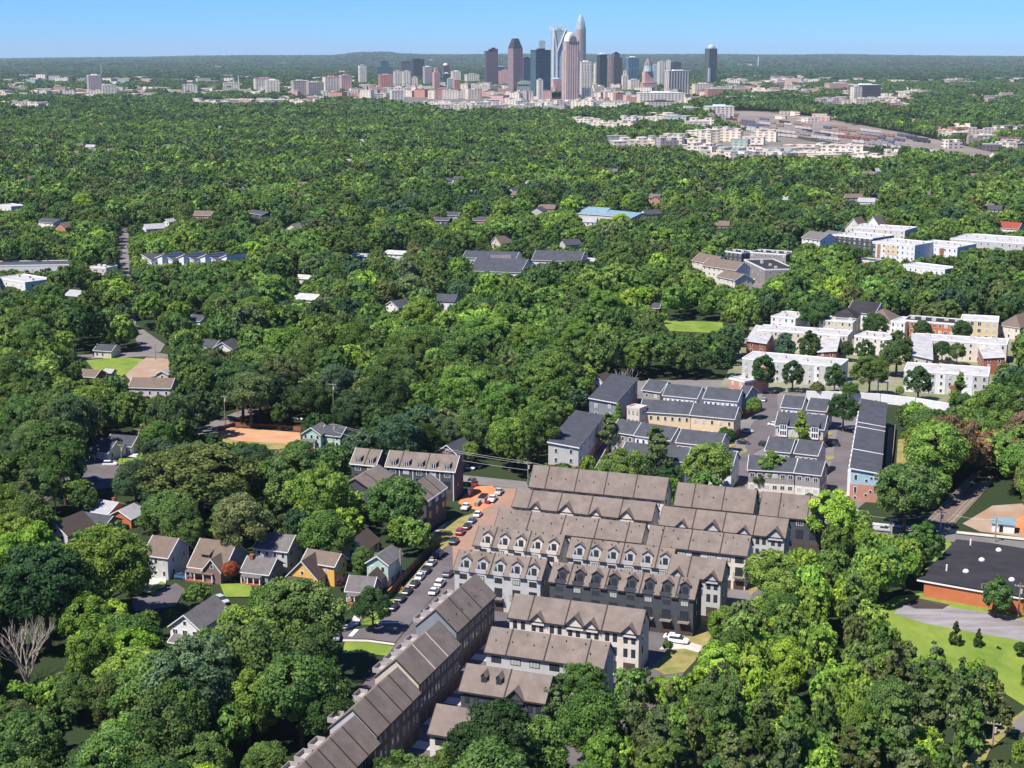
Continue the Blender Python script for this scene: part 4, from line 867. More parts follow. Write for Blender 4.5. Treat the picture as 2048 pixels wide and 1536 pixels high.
f_cream = fm('cream_concrete_facade', (.76,.66,.52), (.30,.25,.20), 9, 4, .5, .5); f_brick = fm('terracotta_facade', (.52,.25,.19), (.26,.13,.12), 8, 4, .5, .45)
f_blue = fm('blue_glass_facade', (.16,.27,.34), (.08,.13,.18), 12, 80, .8, .97); f_strip = fm('wavy_cream_stripe_facade', (.72,.62,.48), (.10,.12,.17), 10, 500, .5, .99)
f_dark = fm('near_black_facade', (.05,.06,.07), (.025,.03,.035), 5, 4, .6, .6); f_green = fm('grey_green_facade', (.36,.44,.36), (.20,.26,.22), 8, 4, .5, .5)
f_rose = fm('rose_brick_facade', (.62,.38,.33), (.30,.18,.17), 6, 4, .5, .5)
towers = [
 (978,996,98.5,170,f_brown,'rear slab of the dark brown stepped tower',10,.8,{'capm':blackm}),
 (969,995,103,172,f_brown,'dark brown slab tower at the left end of the high-rise cluster',12,.9,{'capm':blackm}),
 (1016,1045,97,186,f_mauve,'mauve tower with dark faceted crown',30,1,{'cap':'taper','capm':f_dark}),
 (1045.5,1061,117,180,f_navy,'slim navy slab between the mauve tower and the dark teal one',15,.6,{'capm':blackm}),
 (1061,1101,101,192,f_teal,'broad dark teal glass tower with flat top',35,.5,{'capm':f_dark}),
 (1077,1090,83,150,f_pale,'pale green slab rising behind the dark teal tower',10,.5,{'capm':f_pale}),
 (1101,1112,108,160,f_gray,'slim grey tower at the foot of the pale framed tower',10,1,{}),
 (1062,1068,134,170,f_green,'narrow pale green tower beside the dark teal tower',0,1,{}),
 (1193,1213,109,178,f_dark,'dark tower with white notched top, right of the tallest tower',25,.8,{'capm':trimw}),
 (1187,1199,127,176,f_cream,'cream and glass tower in front of the dark notched one',20,1,{}),
 (1207,1225,116,176,f_pink,'pink tower with cream vertical stripes',20,.8,{'capm':f_pink}),
 (1219,1243,107,176,f_brown,'dark mauve tower with stepped black cap',25,.9,{'capm':blackm,'tiers':[(.9,1,1),(1,.6,.6)]}),
 (1251,1276,115,172,f_blue,'blue glass tower with white verticals',20,.7,{'capm':trimw}),
 (1314,1329,124,175,f_white,'white tower left of the striped slab',15,.9,{}),
 (1332,1340,121,150,f_white,'thin white slab peeking above the striped block',0,1,{}),
 (1340,1361,125,150,f_dark,'dark glass block behind the striped slab',15,.7,{'capm':blackm}),
 (1327,1379,142,188,f_strip,'wide slab with curved cream stripes and white roof edge',28,.35,{'capm':trimw}),
 (1304,1315,130,170,f_pale,'pale slab just right of the domed tower',10,.8,{}),
 (717,734,131,168,f_cream,'slim cream apartment tower standing apart on the left',20,.8,{'band':.9}),
 (751,786,124,150,f_teal,'dark teal irregular block behind the left towers',15,.6,{'capm':blackm,'tiers':[(.7,1,1),(1,.5,.7)]}),
 (799,829,124,150,f_brown,'dark maroon block joined to a black one',15,.7,{'capm':blackm}),
 (822,849,119,155,f_dark,'large black glass block left of the centre',20,.8,{'capm':blackm}),
 (757,786,150,180,f_brick,'square terracotta block on the left of the centre',15,.7,{'capm':f_rose}),
 (787,804,143,177,f_white,'white tower with dark centre left of the gridded one',15,.7,{}),
 (804,822,143,178,f_white,'white gridded tower beside the terracotta block',15,.7,{}),
 (823,836,155,178,f_cream,'low cream block with vertical bays',15,.9,{}),
 (846,864,134,172,f_gray,'cream-edged grey tower with flat cap',20,.9,{'capm':trimw}),
 (865,880,137,178,f_rose,'pink stepped tower near the grey one',25,.9,{'tiers':[(.85,1,1),(1,.6,.6)],'capm':f_rose}),
 (884,899,131,160,f_brown,'plum tower with domed pale cap',20,1,{'cap':'dome','capm':f_cream}),
 (886,900,147,172,f_navy,'small navy and white slab below the plum tower',15,.8,{'capm':trimw}),
 (902,922,143,165,f_cream,'cream tower with overhanging cap',15,.9,{'capm':trimw}),
 (894,906,158,187,f_green,'grey green narrow block in front',15,.9,{}),
 (906,920,160,185,f_brick,'red brick block beside the grey green one',20,.9,{'capm':f_rose}),
 (929,959,149,166,f_white,'white office block with square windows',15,.8,{}),
 (966,1008,133,163,f_navy,'blue glass block framed in white',8,.5,{'capm':trimw}),
 (995,1022,142,172,f_rose,'pink framed block below the mauve tower',10,.6,{'capm':f_rose}),
 (1021,1037,136,166,f_white,'white tower with arched top windows',15,.9,{}),
 (1045,1061,149,168,f_cream,'cream tower with vertical ribs under the navy slab',20,.9,{}),
 (1156,1184,124,190,f_white,'tall white residential tower in front of the tallest tower',18,.7,{'capm':trimw,'tiers':[(.72,1,1),(1,.92,.92)]}),
 (1138,1158,150,188,f_cream,'cream block at the foot of the vaulted pink tower',15,.8,{}),
 (1102,1122,158,184,f_rose,'rose-coloured block at the foot of the pale framed tower',20,.8,{'capm':trimw}),
 (1073,1086,160,200,f_white,'white church-like block with tall windows',20,.9,{}),
 (1243,1256,142,178,f_white,'white stepped tower left of the rose block',15,.9,{'tiers':[(.8,1,1),(1,.5,.5)]}),
 (1256,1278,160,181,f_cream,'cream gridded block left of the domed tower',15,.9,{}),
 (1274,1365,186,208,f_white,'long white apartment slab in front of the domed tower',12,.3,{'capm':trimw}),
 (1290,1348,203,219,f_cream,'cream apartment block with dark hip roof parts',15,.4,{'capm':f_brown}),
 (1384,1425,168,188,f_cream,'tan office block at the foot of the round-topped tower',15,.5,{'capm':f_cream}),
 (1410,1446,178,190,f_brick,'low red block right of the tan office block',15,.5,{}),
 (1408,1466,213,230,f_white,'white apartment block beside the rail yard',12,.4,{'capm':trimw}),
 (1353,1398,216,228,f_cream,'yellow-cream low block left of the rail yard apartments',15,.5,{}),
 (175,205,151,184,f_gray,'grey tower standing alone on the far left',25,.8,{'capm':trimw}),
 (204,235,171,188,f_cream,'gold-cream block beside the lone grey tower',20,.7,{}),
 (508,550,157,180,f_white,'white slab at the left of the hospital complex',20,.5,{'capm':f_rose}),
 (531,560,161,190,f_cream,'cream square-framed block before the white slab',15,.6,{'capm':trimw}),
 (583,616,162,190,f_gray,'leftmost dark-windowed slab of the hospital complex',25,.6,{'capm':f_cream}),
 (612,648,165,190,f_gray,'middle dark-windowed slab of the hospital complex',25,.6,{'capm':f_cream}),
 (646,680,154,188,f_cream,'upper slab of the hospital complex',25,.6,{'capm':f_rose}),
 (678,704,151,180,f_rose,'rose block at the right of the hospital complex',25,.8,{}),
 (446,480,166,176,f_cream,'cream low block with two chimneys on the left',15,.7,{}),
 (365,396,170,183,f_white,'white framed block in the left distance',12,.5,{}),
 (1699,1758,170,192,f_brown,'dark hospital block with cream stair towers on the right',20,.6,{'capm':trimw}),
 (1700,1722,174,200,f_cream,'cream stair tower block of the right hospital',20,.8,{}),
 (1704,1740,198,212,f_cream,'plain cream box below the right hospital',15,.5,{'capm':f_cream}),
 (1650,1705,167,180,f_rose,'long rose roofed block left of the right hospital',15,.4,{}),
]
for x0, x1, yt, yb, m_, lab, yw_, ra, kw_ in towers: tower(x0, x1, yt, yb, m_, lab, yw_, ra, **kw_)
# pale glass tower whose white frame stands above the roof
t, a, b, h = tower(1101.5, 1131, 62, 178, f_pale, 'pale glass tower with white angular frame and open top', 15, .7, capm=f_pale)
zt = zat(t.location, 52); q = MB()
for s in (-1, 1): q.box(s*a/2 - 2.2, -b/2 - 2, 0 if s < 0 else h*.62, s*a/2 + 2.2, -b/2 + 3, zt)
q.box(-a/2 - 2.2, -b/2 - 2.03, zt - 5, a/2 + 2.2, -b/2 + 3.03, zt + .5)
for s in (-1, 1): q.box(s*a/2 - 2, b/2 - 3, h, s*a/2 + 2, b/2, zt)
q.box(-a/2, b/2 - 3.03, zt - 5, a/2, b/2 + .03, zt)
q.tube((-a*.22, -b/2 - 2.5, h*.66), (a*.47, -b/2 - 2.5, zt - 10), 2.4, 2.4, 4); q.tube((-a*.22, -b/2 - 2.5, h*.68), (-a/2, -b/2 - 2.5, zt - 10), 2.0, 2.0, 4); q.tube((-a*.22, -b/2 - 2.5, h*.2), (-a*.22, -b/2 - 2.5, h*.68), 2.0, 2.0, 4)
q.build('frame', trimw, t)
# pink tower with vaulted roof
t, a, b, h = tower(1125, 1157, 84, 195, f_pink, 'pink granite tower with white barrel-vaulted crown', 20, .8, capm=f_pink)
q = MB(); n = 10; pts = [(cos(pi*i/n)*a*.40, sin(pi*i/n)*26) for i in range(n + 1)]; q.prism([(x, h + zz + .5) for x, zz in pts], -b/2 - 1.5, b/2); q.build('vault', trimw, t)
q = MB(); q.prism([(cos(pi*i/n)*a*.30, h + .5 + sin(pi*i/n)*17) for i in range(n + 1)], -b/2 - 1.9, -b/2 - 1.52); q.build('vault_window', f_mauve, t)
for s in (-1, 1): q = MB(); q.box(s*a*.52 - a*.1, -b*.3, 0, s*a*.52 + a*.1, b*.3, h*.86); q.build('side_wing', f_pink, t)
# tallest tower, stepping in to a ribbed crown
g, d, a, b = place(1147, 1173.5, 172, radians(30), 1); H0 = zat(g, 28)
t = thing('tower', 'tallest tower with stepped shaft and pointed pale crown', 'skyscraper', (g.x, g.y, 0), radians(30), 'city centre buildings')
def lofted(parts, n=16, sq=.62):
    q = MB(); rr = []
    for z, s in parts:
        ring = []
        for i in range(n):
            th = 2*pi*(i + .5)/n; c_, s_ = cos(th), sin(th); k = 1 / (abs(c_)**4 + abs(s_)**4) ** .25
            ring.append((c_*k*a/2*s, s_*k*a/2*s, z))
        rr.append(ring)
    for r0, r1 in zip(rr, rr[1:]):
        for i in range(n): j = (i+1) % n; q.poly([r0[i], r0[j], r1[j], r1[i]])
    q.poly(rr[-1]); return q
lofted([(0,1),(H0*.42,1),(H0*.42,.96),(H0*.60,.96),(H0*.60,.93),(H0*.80,.92)]).build('shaft', f_gray, t)
lofted([(H0*.80+.1,.90),(H0*.84,.86),(H0*.84,.80),(H0*.90,.68),(H0*.95,.45),(H0*.985,.22),(H0,.08)]).build('crown', f_pale, t)
raster([(1147,60),(1160,28),(1173,60),(1173,172),(1147,172)], g.y)
# domed pink hotel-like tower
t, a, b, h = tower(1277, 1313, 166, 181, f_rose, 'pink tower with white drum and dome on top', 20, .7, capm=f_rose)
for nm, z0, z1, s, mm in (('tower_shaft', h, zat(t.location, 143), .62, f_rose), ('drum', zat(t.location, 143), zat(t.location, 131), .5, f_pale)):
    q = MB(); q.cyl(0, 0, z0 + .2, z1, a*s*.62, a*s*.5, 12) if nm == 'drum' else q.box(-a*s/2, -b*s/2, z0 + .2, a*s/2, b*s/2, z1); q.build(nm, mm, t)
q = MB(); zz = zat(t.location, 131)
q.cyl(0, 0, zz, zz + 14, a*.26, a*.2, 10); q.cyl(0, 0, zz + 14, zz + 22, a*.14, a*.1, 10); q.build('dome', f_mauve, t)
# round-topped residential tower
t, a, b, h = tower(1408.5, 1432, 97, 167, fm('dark_green_glass_facade', (.13,.14,.12), (.05,.065,.06), 8, 4, .75, .7), 'round-topped dark glass tower standing alone on the right', 28, .8, cap='dome', capm=f_pale)
q = MB(); q.box(-a/2 - 1.2, -b/2 - 1, 0, -a/2 + 3.5, -b/2 + 2, h*.45)
for i in range(14): q.box(-a/2 - 3, -b/2 - 3, i*h*.03 + 12, -a/2 + 7, -b/2 + 1, i*h*.03 + 15)
q.build('balcony', trimw, t)
# arena with green vault
t, a, b, h = tower(1032, 1068, 172, 186, f_green, 'arena-like hall with broad pale green roof', 10, .6, capm=f_green)
q = MB(); q.prism([(cos(pi*i/8)*a*.5, h + 5 + sin(pi*i/8)*12) for i in range(9)], -b*.5, b*.5); q.build('vaulted_roof', f_green, t)
for px, y0, y1, r_, lab in ((1516,112,131,5,'slender concrete mast tower on the right horizon'),(203,128,150,2,'thin broadcast mast behind the lone grey tower'),(478,150,178,1.6,'left thin chimney pole in the left distance'),(468,155,176,1.4,'right thin chimney pole in the left distance'),(42,262,275,.8,'thin white pole in the upper left woods')):
    g = G(px, y1 + 5); q = MB(); q.cyl(0, 0, 0, zat(g, y0), r_ * 1.3, r_ * .7, 6); o = q.build('mast', whitew, None, (g.x, g.y, 0)); tag(o, lab, 'mast'); raster([(px-2,y0),(px+2,y0),(px+2,y1),(px-2,y1)], g.y)

# ---- low-rise city, hospital blocks, sheds: every one its own building
bands = [ # x0,x1,y0,y1,count,width px,height m,palette,phrase
 (0,300,178,196,15,(14,40),(8,20),'wp','pale low block in the left distance'),
 (300,520,176,196,9,(14,34),(8,16),'wp','low block left of the hospital slabs'),
 (10,110,205,216,4,(24,40),(10,16),'w','white block at the edge of the left woods'),
 (365,560,202,212,7,(18,45),(10,15),'wp','white roofed block below the hospital slabs'),
 (560,720,188,212,10,(16,40),(10,22),'wpb','block beside the hospital slabs'),
 (700,1000,176,196,34,(12,34),(12,30),'wpbc','low city block left of the dark towers'),
 (860,960,212,224,6,(24,40),(14,20),'w','white ribbed apartment block in front of the city'),
 (960,1230,210,222,13,(20,46),(14,20),'wc','white apartment block in front of the tall towers'),
 (1000,1240,176,200,26,(12,30),(12,34),'wpcb','low city block at the foot of the tall towers'),
 (1180,1420,178,212,24,(14,36),(10,26),'wpcb','low city block at the foot of the right towers'),
 (1155,1260,246,258,5,(28,50),(12,17),'w','cream apartment block at the wood edge'),
 (1250,1440,238,258,7,(28,60),(12,17),'wc','apartment block in front of the rail yard'),
 (1225,1400,284,303,9,(30,56),(11,16),'wc','white stepped apartment block left of the rail yard'),
 (1385,1540,270,294,8,(26,44),(12,19),'wc','pale grey apartment slab beside the rail yard'),
 (1400,1700,300,322,26,(24,60),(6,12),'wpc','flat commercial building below the rail yard'),
 (1700,1790,312,322,6,(30,60),(5,9),'w','pale warehouse below the rail yard'),
 (1440,1640,164,186,18,(14,40),(8,20),'wpc','pale block right of the round-topped tower'),
 (1640,1830,186,214,14,(16,46),(8,16),'wpc','low block around the right hospital'),
 (1790,2048,196,250,14,(14,34),(6,12),'wpc','small building in the far right woods'),
 (1880,2048,256,300,14,(20,50),(7,12),'wpbd','industrial shed on the right behind the yard'),
 (1560,1700,222,246,8,(16,36),(6,10),'wpb','shed beyond the rail yard'),
 (0,700,128,160,30,(8,30),(9,14),'wwp','white shed near the left horizon'),
 (0,740,158,186,44,(10,30),(10,20),'wpc','pale block in the left distance'),
 (1440,2048,158,202,40,(10,30),(9,16),'wpc','small pale block in the right distance'),
 (840,1010,126,140,7,(10,34),(9,13),'w','long white shed near the horizon'),
 (1440,2048,128,134,24,(10,44),(8,13),'wwp','long white warehouse along the right horizon'),
 (1440,2048,150,165,8,(14,40),(8,14),'w','white building in the far right woods'),
]
pal = {'w': [f_white, f_cream, f_white, fm('ivory_block_facade', (.72,.63,.52), (.26,.24,.22), 8, 3.6, .45, .5)], 'p': [f_cream, f_rose], 'b': [f_brick, f_rose], 'c': [f_cream, f_gray, f_green], 'd': [f_gray, f_brown]}
names = {f_white.name: 'white', whitew.name: 'plain white', 'ivory_block_facade': 'ivory', f_cream.name: 'cream', f_rose.name: 'rose', f_brick.name: 'red', f_gray.name: 'grey', f_green.name: 'grey green', f_brown.name: 'brown'}
far_roof = mat('far_cream_roof', (.58,.51,.43), .8, .15, .05); roofs = {'w': far_roof, 'p': far_roof, 'b': tan_roof, 'c': light_roof, 'd': light_roof}
specs = []
for x0, x1, y0, y1, n, wr, hr, pl, ph in bands:
    n = int(n * (2.3 if y1 < 226 and y0 > 145 else 1.3))
    for i in range(n):
        px = x0 + (x1 - x0) * (i + random.random()) / n; py = random.uniform(y0, y1); k = random.choice(pl); m_ = random.choice(pal[k])
        g = G(px, py + (4 if py > 160 else 1.5)); d = g.length; wd = random.uniform(*wr) / F * d; dp = wd * random.uniform(.35, .8); h = random.uniform(*hr); yw_ = random.choice([.25, .4, .1, YA, YA, -.6])
        if py < 145: dp = wd * random.uniform(.08, .16); yw_ *= .3
        if py < 168: h *= 1.4
        part = 'left' if px < x0 + (x1-x0)/3 else 'middle' if px < x0 + (x1-x0)*2/3 else 'right'
        specs.append((wd * h / d / d, px, g, d, wd, dp, h, yw_, m_, k, ph, 'tall' if h > (hr[0]+hr[1])/2 else 'flat', 'wide' if wd * F / d > (wr[0]+wr[1])/2 else 'narrow', part))
specs.sort(key=lambda q: -q[0]); far_b = MB(); far_m = [f_white, f_cream, f_rose, far_roof]
for rank, (_, px, g, d, wd, dp, h, yw_, m_, k, ph, w1, w2, part) in enumerate(specs):
    tz = float(terr(g.x, g.y)); two = random.random() < .5
    if rank < 290:
        t = thing('low_rise_block', '%s %s %s %s, %s part' % (w1, w2, names[m_.name], ph, part), 'building', (g.x, g.y, tz), yw_, ph + 's')
        q = MB(); q.box(-wd/2, -dp/2, -3, wd/2, dp/2, h)
        if two: q.box(-wd/2, -dp/2, h + .01, -wd/2 + wd*.3, dp/2, h + 3.5); q.box(wd*.1, -dp/2, h + .01, wd*.4, dp/2, h + 3.2)
        q.build('wall', m_, t); q = MB()
        if two: q.box(-wd/2 - .2, -dp/2 - .2, h + 3.51, -wd/2 + wd*.3, dp/2 + .2, h + 4); q.box(wd*.1, -dp/2 - .2, h + 3.21, wd*.4, dp/2 + .2, h + 3.7); q.box(-wd*.199, -dp/2, h + .01, wd*.099, dp/2, h + .5); q.box(wd*.401, -dp/2, h + .01, wd/2, dp/2, h + .5)
        else: q.box(-wd/2 - .3, -dp/2 - .3, h + .01, wd/2 + .3, dp/2 + .3, h + .8); q.box(-wd*.1, -dp*.2, h + .81, wd*.05, dp*.2, h + 2.8)
        q.build('roof', roofs[k], t)
    else:
        c, s_ = cos(yw_), sin(yw_); mi = rank % 3; n0 = len(far_b.v); far_b.box(-wd/2, -dp/2, -3, wd/2, dp/2, h, mi); far_b.box(-wd/2 - .3, -dp/2 - .3, h + .01, wd/2 + .3, dp/2 + .3, h + .8, 3)
        far_b.v[n0:] = [(g.x + c*x - s_*y, g.y + s_*x + c*y, z + tz) for x, y, z in far_b.v[n0:]]
    FOOT.append((g.x, g.y, cos(yw_), sin(yw_), wd/2, dp/2))
    ptop = P(g.x, g.y, h + tz); pw_ = wd / d * F / 2; pb = P(g.x, g.y, h * .2 + tz)
    raster([(px - pw_, ptop[1] - 1), (px + pw_, ptop[1] - 1), (px + pw_, pb[1]), (px - pw_, pb[1])], g.y + dp)
o = far_b.build('distant_buildings', far_m); o['kind'] = 'stuff'; o['label'] = 'hundreds of tiny pale buildings scattered round the distant city'; o['category'] = 'buildings'
# small houses peeping out of the woods
hs = [('cream', cream, tan_roof), ('white', white_sid, light_roof), ('white', white_sid, slate_roof), ('brick', pbrick, tan_roof), ('grey', paleg, slate_roof), ('ivory', ivory, gray_roof)]
for i, (px, py) in enumerate([(150,300),(170,300),(195,308),(135,312),(165,318),(222,310),(105,290),(70,285),(65,300),(300,305),(320,300),(362,288),(280,312),(365,260),(245,250),(620,270),(560,300),(430,262),(805,355),(985,270),(1015,277),(880,330),(690,330),(1030,395),(1200,350),(1225,352),(1010,400),(930,395),(905,370),(1460,330),(1540,352),(1720,360),(1750,352),(1845,345),(1930,360),(1990,345),(1690,410),(1715,418),(1740,405),(1960,425),(1975,432),(1850,400),(1640,395),(760,380),(590,380),(470,395),(130,350),(60,370),(20,345),(550,340),(1340,330),(640,345),(390,330),(1160,455),(1075,430),(1085,436),(1290,410),(1440,390),(1560,410),(2010,290),(2030,330),(1990,315),(850,300),(720,290)] + [(random.uniform(10, 1480), random.uniform(300, 470)) for _ in range(10)] + [(random.uniform(30, 1200), random.uniform(470, 640)) for _ in range(5)]):
    nm, wm, rm = hs[(i * 7 + i // 6) % 6]; g = G(px, py + 3); d = g.length; L = random.uniform(9, 16) * (1 + py * 0); yw_ = random.choice([YA, YB, .1, -.3, .5]); he_ = random.uniform(5, 8); D_ = random.uniform(8, 11)
    t = thing('small_house', '%s house with %s roof peeping through the %s %s woods' % (nm, rm.name.split('_')[-2] if rm.name.split('_')[-2] != 'grey' else 'pale grey', 'far' if py < 330 else 'upper' if py < 420 else 'middle', 'left' if px < 340 else 'left-centre' if px < 700 else 'centre' if px < 1100 else 'right-centre' if px < 1500 else 'right'), 'house', (g.x, g.y, 0), yw_, 'small houses peeping out of the woods')
    q = MB(); q.box(0, 0, 0, L, D_, he_); q.prism([(0, he_), (D_, he_), (D_/2, he_ + 3)], 0, L, 0, 'x'); q.build('wall', wm, t)
    q = MB(); k = 3 / (D_/2); z0 = he_ + .1; q.slab([(-.4,-.4,z0-.4*k),(L+.4,-.4,z0-.4*k),(L+.4,D_/2,z0+3),(-.4,D_/2,z0+3)], .15); q.slab([(-.4,D_/2,z0+3),(L+.4,D_/2,z0+3),(L+.4,D_+.4,z0-.4*k),(-.4,D_+.4,z0-.4*k)], .15); q.build('roof', rm, t)
    for wx in (.2, .5, .8): window(t, L*wx, he_ - 2.3, 1.2, 1.5)
    wp = finish(t, L, D_, 0, 0); pts = [wp(x, y, z) for x in (0, L) for y in (0, D_) for z in (he_*.55, he_)] + [wp(L/2, D_/2, he_ + 3)]
    raster(hull(pts), g.y + 4)

# ================================================================ rail yard
for i in range(9):
    o_ = i * 3.6; a = G(1440, 226 + o_ * 1.2); b = G(1975, 300 + o_ * .8 - 4)
    q = MB(); dv = (b - a).normalized(); nn = Vector((-dv.y, dv.x, 0))
    for s in (-.75, .75): q.slab([tuple(a + nn*(s-.12) + Vector((0,0,.5))), tuple(b + nn*(s-.12) + Vector((0,0,.5))), tuple(b + nn*(s+.12) + Vector((0,0,.5))), tuple(a + nn*(s+.12) + Vector((0,0,.5)))], .2)
    o = q.build('yard_track', rust); o['kind'] = 'structure'
    ccol = [((.50,.48,.46),'white'), ((.24,.09,.07),'maroon'), ((.11,.12,.17),'dark blue'), ((.06,.06,.07),'black'), ((.30,.20,.15),'tan'), ((.28,.26,.25),'grey')]
    f_ = .03
    while f_ < .86:
        n = random.randint(2, 5); c_, cn = random.choice(ccol if i < 6 else ccol[:1] + ccol[5:])
        if random.random() < .72:
            L = 17.0; step = 18.5 / (b - a).length
            for k in range(n):
                wd_ = ['first', 'second', 'third', 'fourth', 'fifth'][k]
                pnt = a.lerp(b, f_ + k * step); mm = mat('boxcar_' + cn.replace(' ', '_'), c_, .7, .12, .3)
                o = thing('rail_car', '%s freight car, %s of its string, %s track, %s part of yard' % (cn, wd_, ['farthest','second','third','fourth','fifth','sixth','seventh','eighth','nearest'][i], 'left' if f_ < .3 else 'middle' if f_ < .6 else 'right'), 'rail car', (pnt.x, pnt.y, .5), atan2(dv.y, dv.x), 'freight cars in the rail yard')
                link('body', simple(('car', cn), lambda bb: (bb.box(-8.2, -1.5, 1.1, 8.2, 1.5, 4.4), bb.prism([(-1.6, 4.4), (1.6, 4.4), (0, 4.75)], -8.2, 8.2, 0, 'x')), mm, 'body'), o)
                link('undercarriage', simple('bogie', lambda bb: (bb.box(-7, -1.1, .15, -4, 1.1, 1.05), bb.box(4, -1.1, .15, 7, 1.1, 1.05)), blackm, 'undercarriage'), o)
        f_ += n * 18.5 / (b - a).length + random.uniform(.01, .06)
# tracks by the brick warehouse
a, b = G(1868, 1056), G(1935, 985); a = a - (b - a) * 1.2; b = b + (b - a) * .25; dv = (b - a).normalized(); nn = Vector((-dv.y, dv.x, 0))
for off in (-3.0, 2.2):
    q = MB()
    for s in (-.72, .72): q.slab([tuple(a + nn*(off+s-.1) + Vector((0,0,.42))), tuple(b + nn*(off+s-.1) + Vector((0,0,.42))), tuple(b + nn*(off+s+.1) + Vector((0,0,.42))), tuple(a + nn*(off+s+.1) + Vector((0,0,.42)))], .15)
    n = int((b - a).length / .75)
    for i in range(n):
        c = a.lerp(b, i / n); e = dv * .12; q.slab([tuple(c + nn*(off-1.3) - e + Vector((0,0,.26))), tuple(c + nn*(off-1.3) + e + Vector((0,0,.26))), tuple(c + nn*(off+1.3) + e + Vector((0,0,.26))), tuple(c + nn*(off+1.3) - e + Vector((0,0,.26)))][::-1], .12)
    o = q.build('railway_track', rust); o['kind'] = 'structure'

# ================================================================ vehicles
carpaint = bpy.data.materials.new('car_paint'); carpaint.use_nodes = True
_n = carpaint.node_tree.nodes; _oi = _n.new('ShaderNodeObjectInfo'); carpaint.node_tree.links.new(_oi.outputs['Color'], _n['Principled BSDF'].inputs['Base Color'])
_n['Principled BSDF'].inputs['Roughness'].default_value = .35; _n['Principled BSDF'].inputs['Coat Weight'].default_value = .4
tyre = mat('tyre_rubber', (.02, .02, .02), .9, 0); rim = mat('wheel_rim', (.4, .4, .42), .4, 0, metal=.6)
def loft(b, secs, mi=0, cap=True):                       # sections: x, z0, z1, half width bottom, half width top
    n0 = len(b.v)
    for x, z0, z1, w0, w1 in secs: b.v += [(x,-w0,z0),(x,-w0*1.03,(z0+z1)/2),(x,-w1,z1),(x,w1,z1),(x,w0*1.03,(z0+z1)/2),(x,w0,z0)]
    for i in range(len(secs)-1):
        for k in range(6):
            j = (k+1) % 6; p = n0 + i*6; b.f.append((p+k, p+6+k, p+6+j, p+j)); b.m.append(mi)
    b.f.append(tuple(n0 + i for i in range(6))); b.f.append(tuple(n0 + (len(secs)-1)*6 + i for i in range(5,-1,-1))); b.m += [mi, mi]
shapes = {
 'car': ([(-2.25,.45,.75,.72,.62),(-2.1,.3,.92,.85,.78),(-1.2,.28,.98,.9,.84),(.9,.28,.95,.9,.84),(1.9,.3,.82,.86,.74),(2.2,.42,.68,.7,.6)], [(-1.65,.93,1.0,.78,.74),(-1.0,.95,1.38,.8,.62),(.25,.95,1.42,.8,.62),(1.05,.93,1.0,.78,.72)], [(-.98,1.385,1.42,.62,.58),(.25,1.40,1.45,.62,.58)]),
 'suv': ([(-2.3,.5,.95,.8,.72),(-2.15,.35,1.1,.92,.86),(1.0,.32,1.1,.93,.87),(2.05,.34,1.0,.9,.8),(2.35,.5,.8,.75,.66)], [(-2.1,1.08,1.2,.84,.78),(-1.8,1.08,1.66,.84,.7),(.3,1.08,1.7,.84,.7),(1.1,1.06,1.12,.82,.76)], [(-1.8,1.665,1.74,.7,.66),(.3,1.68,1.75,.7,.66)]),
 'pickup': ([(-2.7,.5,1.0,.82,.78),(-2.6,.4,1.1,.93,.88),(1.3,.38,1.1,.93,.88),(2.4,.4,1.05,.9,.82),(2.7,.5,.85,.78,.7)], [(-.75,1.08,1.66,.84,.7),(.6,1.08,1.7,.84,.7),(1.4,1.06,1.12,.82,.76)], [(-.75,1.665,1.74,.7,.66),(.6,1.68,1.75,.7,.66)]),
 'van': ([(-2.6,.45,1.2,.9,.9),(-2.5,.35,1.3,.98,.96),(1.8,.33,1.3,.98,.96),(2.4,.4,1.1,.92,.85),(2.6,.5,.85,.8,.7)], [(-2.45,1.28,2.2,.95,.88),(1.2,1.28,2.25,.95,.86),(2.1,1.26,1.34,.9,.84)], [(-2.45,2.2,2.35,.9,.85),(1.15,2.24,2.37,.88,.84)]) }
CP_ = {}
def car_parts(k):
    if k in CP_: return CP_[k]
    A_, B_, C_ = shapes[k]; b1 = MB(); loft(b1, A_); b2 = MB(); loft(b2, B_); b3 = MB(); loft(b3, C_)
    wh = MB(); wh.tube((0,-.11,0),(0,.11,0),.34,.34,12,0); wh.tube((0,-.13,0),(0,.13,0),.2,.2,8,1)
    hl = MB(); hl.box(-.04,-.18,-.08,.04,.18,.08)
    CP_[k] = (b1.mesh('body', carpaint), b2.mesh('windows', glass if k != 'van' else carpaint), b3.mesh('car_roof', carpaint), wh.mesh('wheel', [tyre, rim]), hl.mesh('headlight', trimw)); return CP_[k]
def car(px, py, yaw, col, label, kind='car', group=None, vis=True):
    g = G(px, py); t = thing({'car':'parked_car','suv':'parked_suv','pickup':'pickup_truck','van':'delivery_van'}[kind], label, {'car':'car','suv':'car','pickup':'pickup truck','van':'van'}[kind], (g.x, g.y, .09), yaw, group)
    bm_, wm, rm, wh, hl = car_parts(kind); L = {'car':1.4,'suv':1.45,'pickup':1.75,'van':1.65}[kind]; fx = {'car':2.19,'suv':2.33,'pickup':2.68,'van':2.58}[kind]
    for nm, me in (('body', bm_), ('windows', wm), ('car_roof', rm)):
        o = link(nm, me, t); o.color = (*col, 1)
    for sx in (-L, L):
        for sy in (-.82, .82): link('wheel', wh, t, (sx, sy, .34))
    for sy in (-.55, .55): link('headlight', hl, t, (fx, sy, .66))
    if vis: raster([(px-15, py-9), (px+15, py-9), (px+15, py+7), (px-15, py+7)], g.y + 3)
Sg = G(877, 1115) - G(787, 1218); YS = atan2(Sg.y, Sg.x)
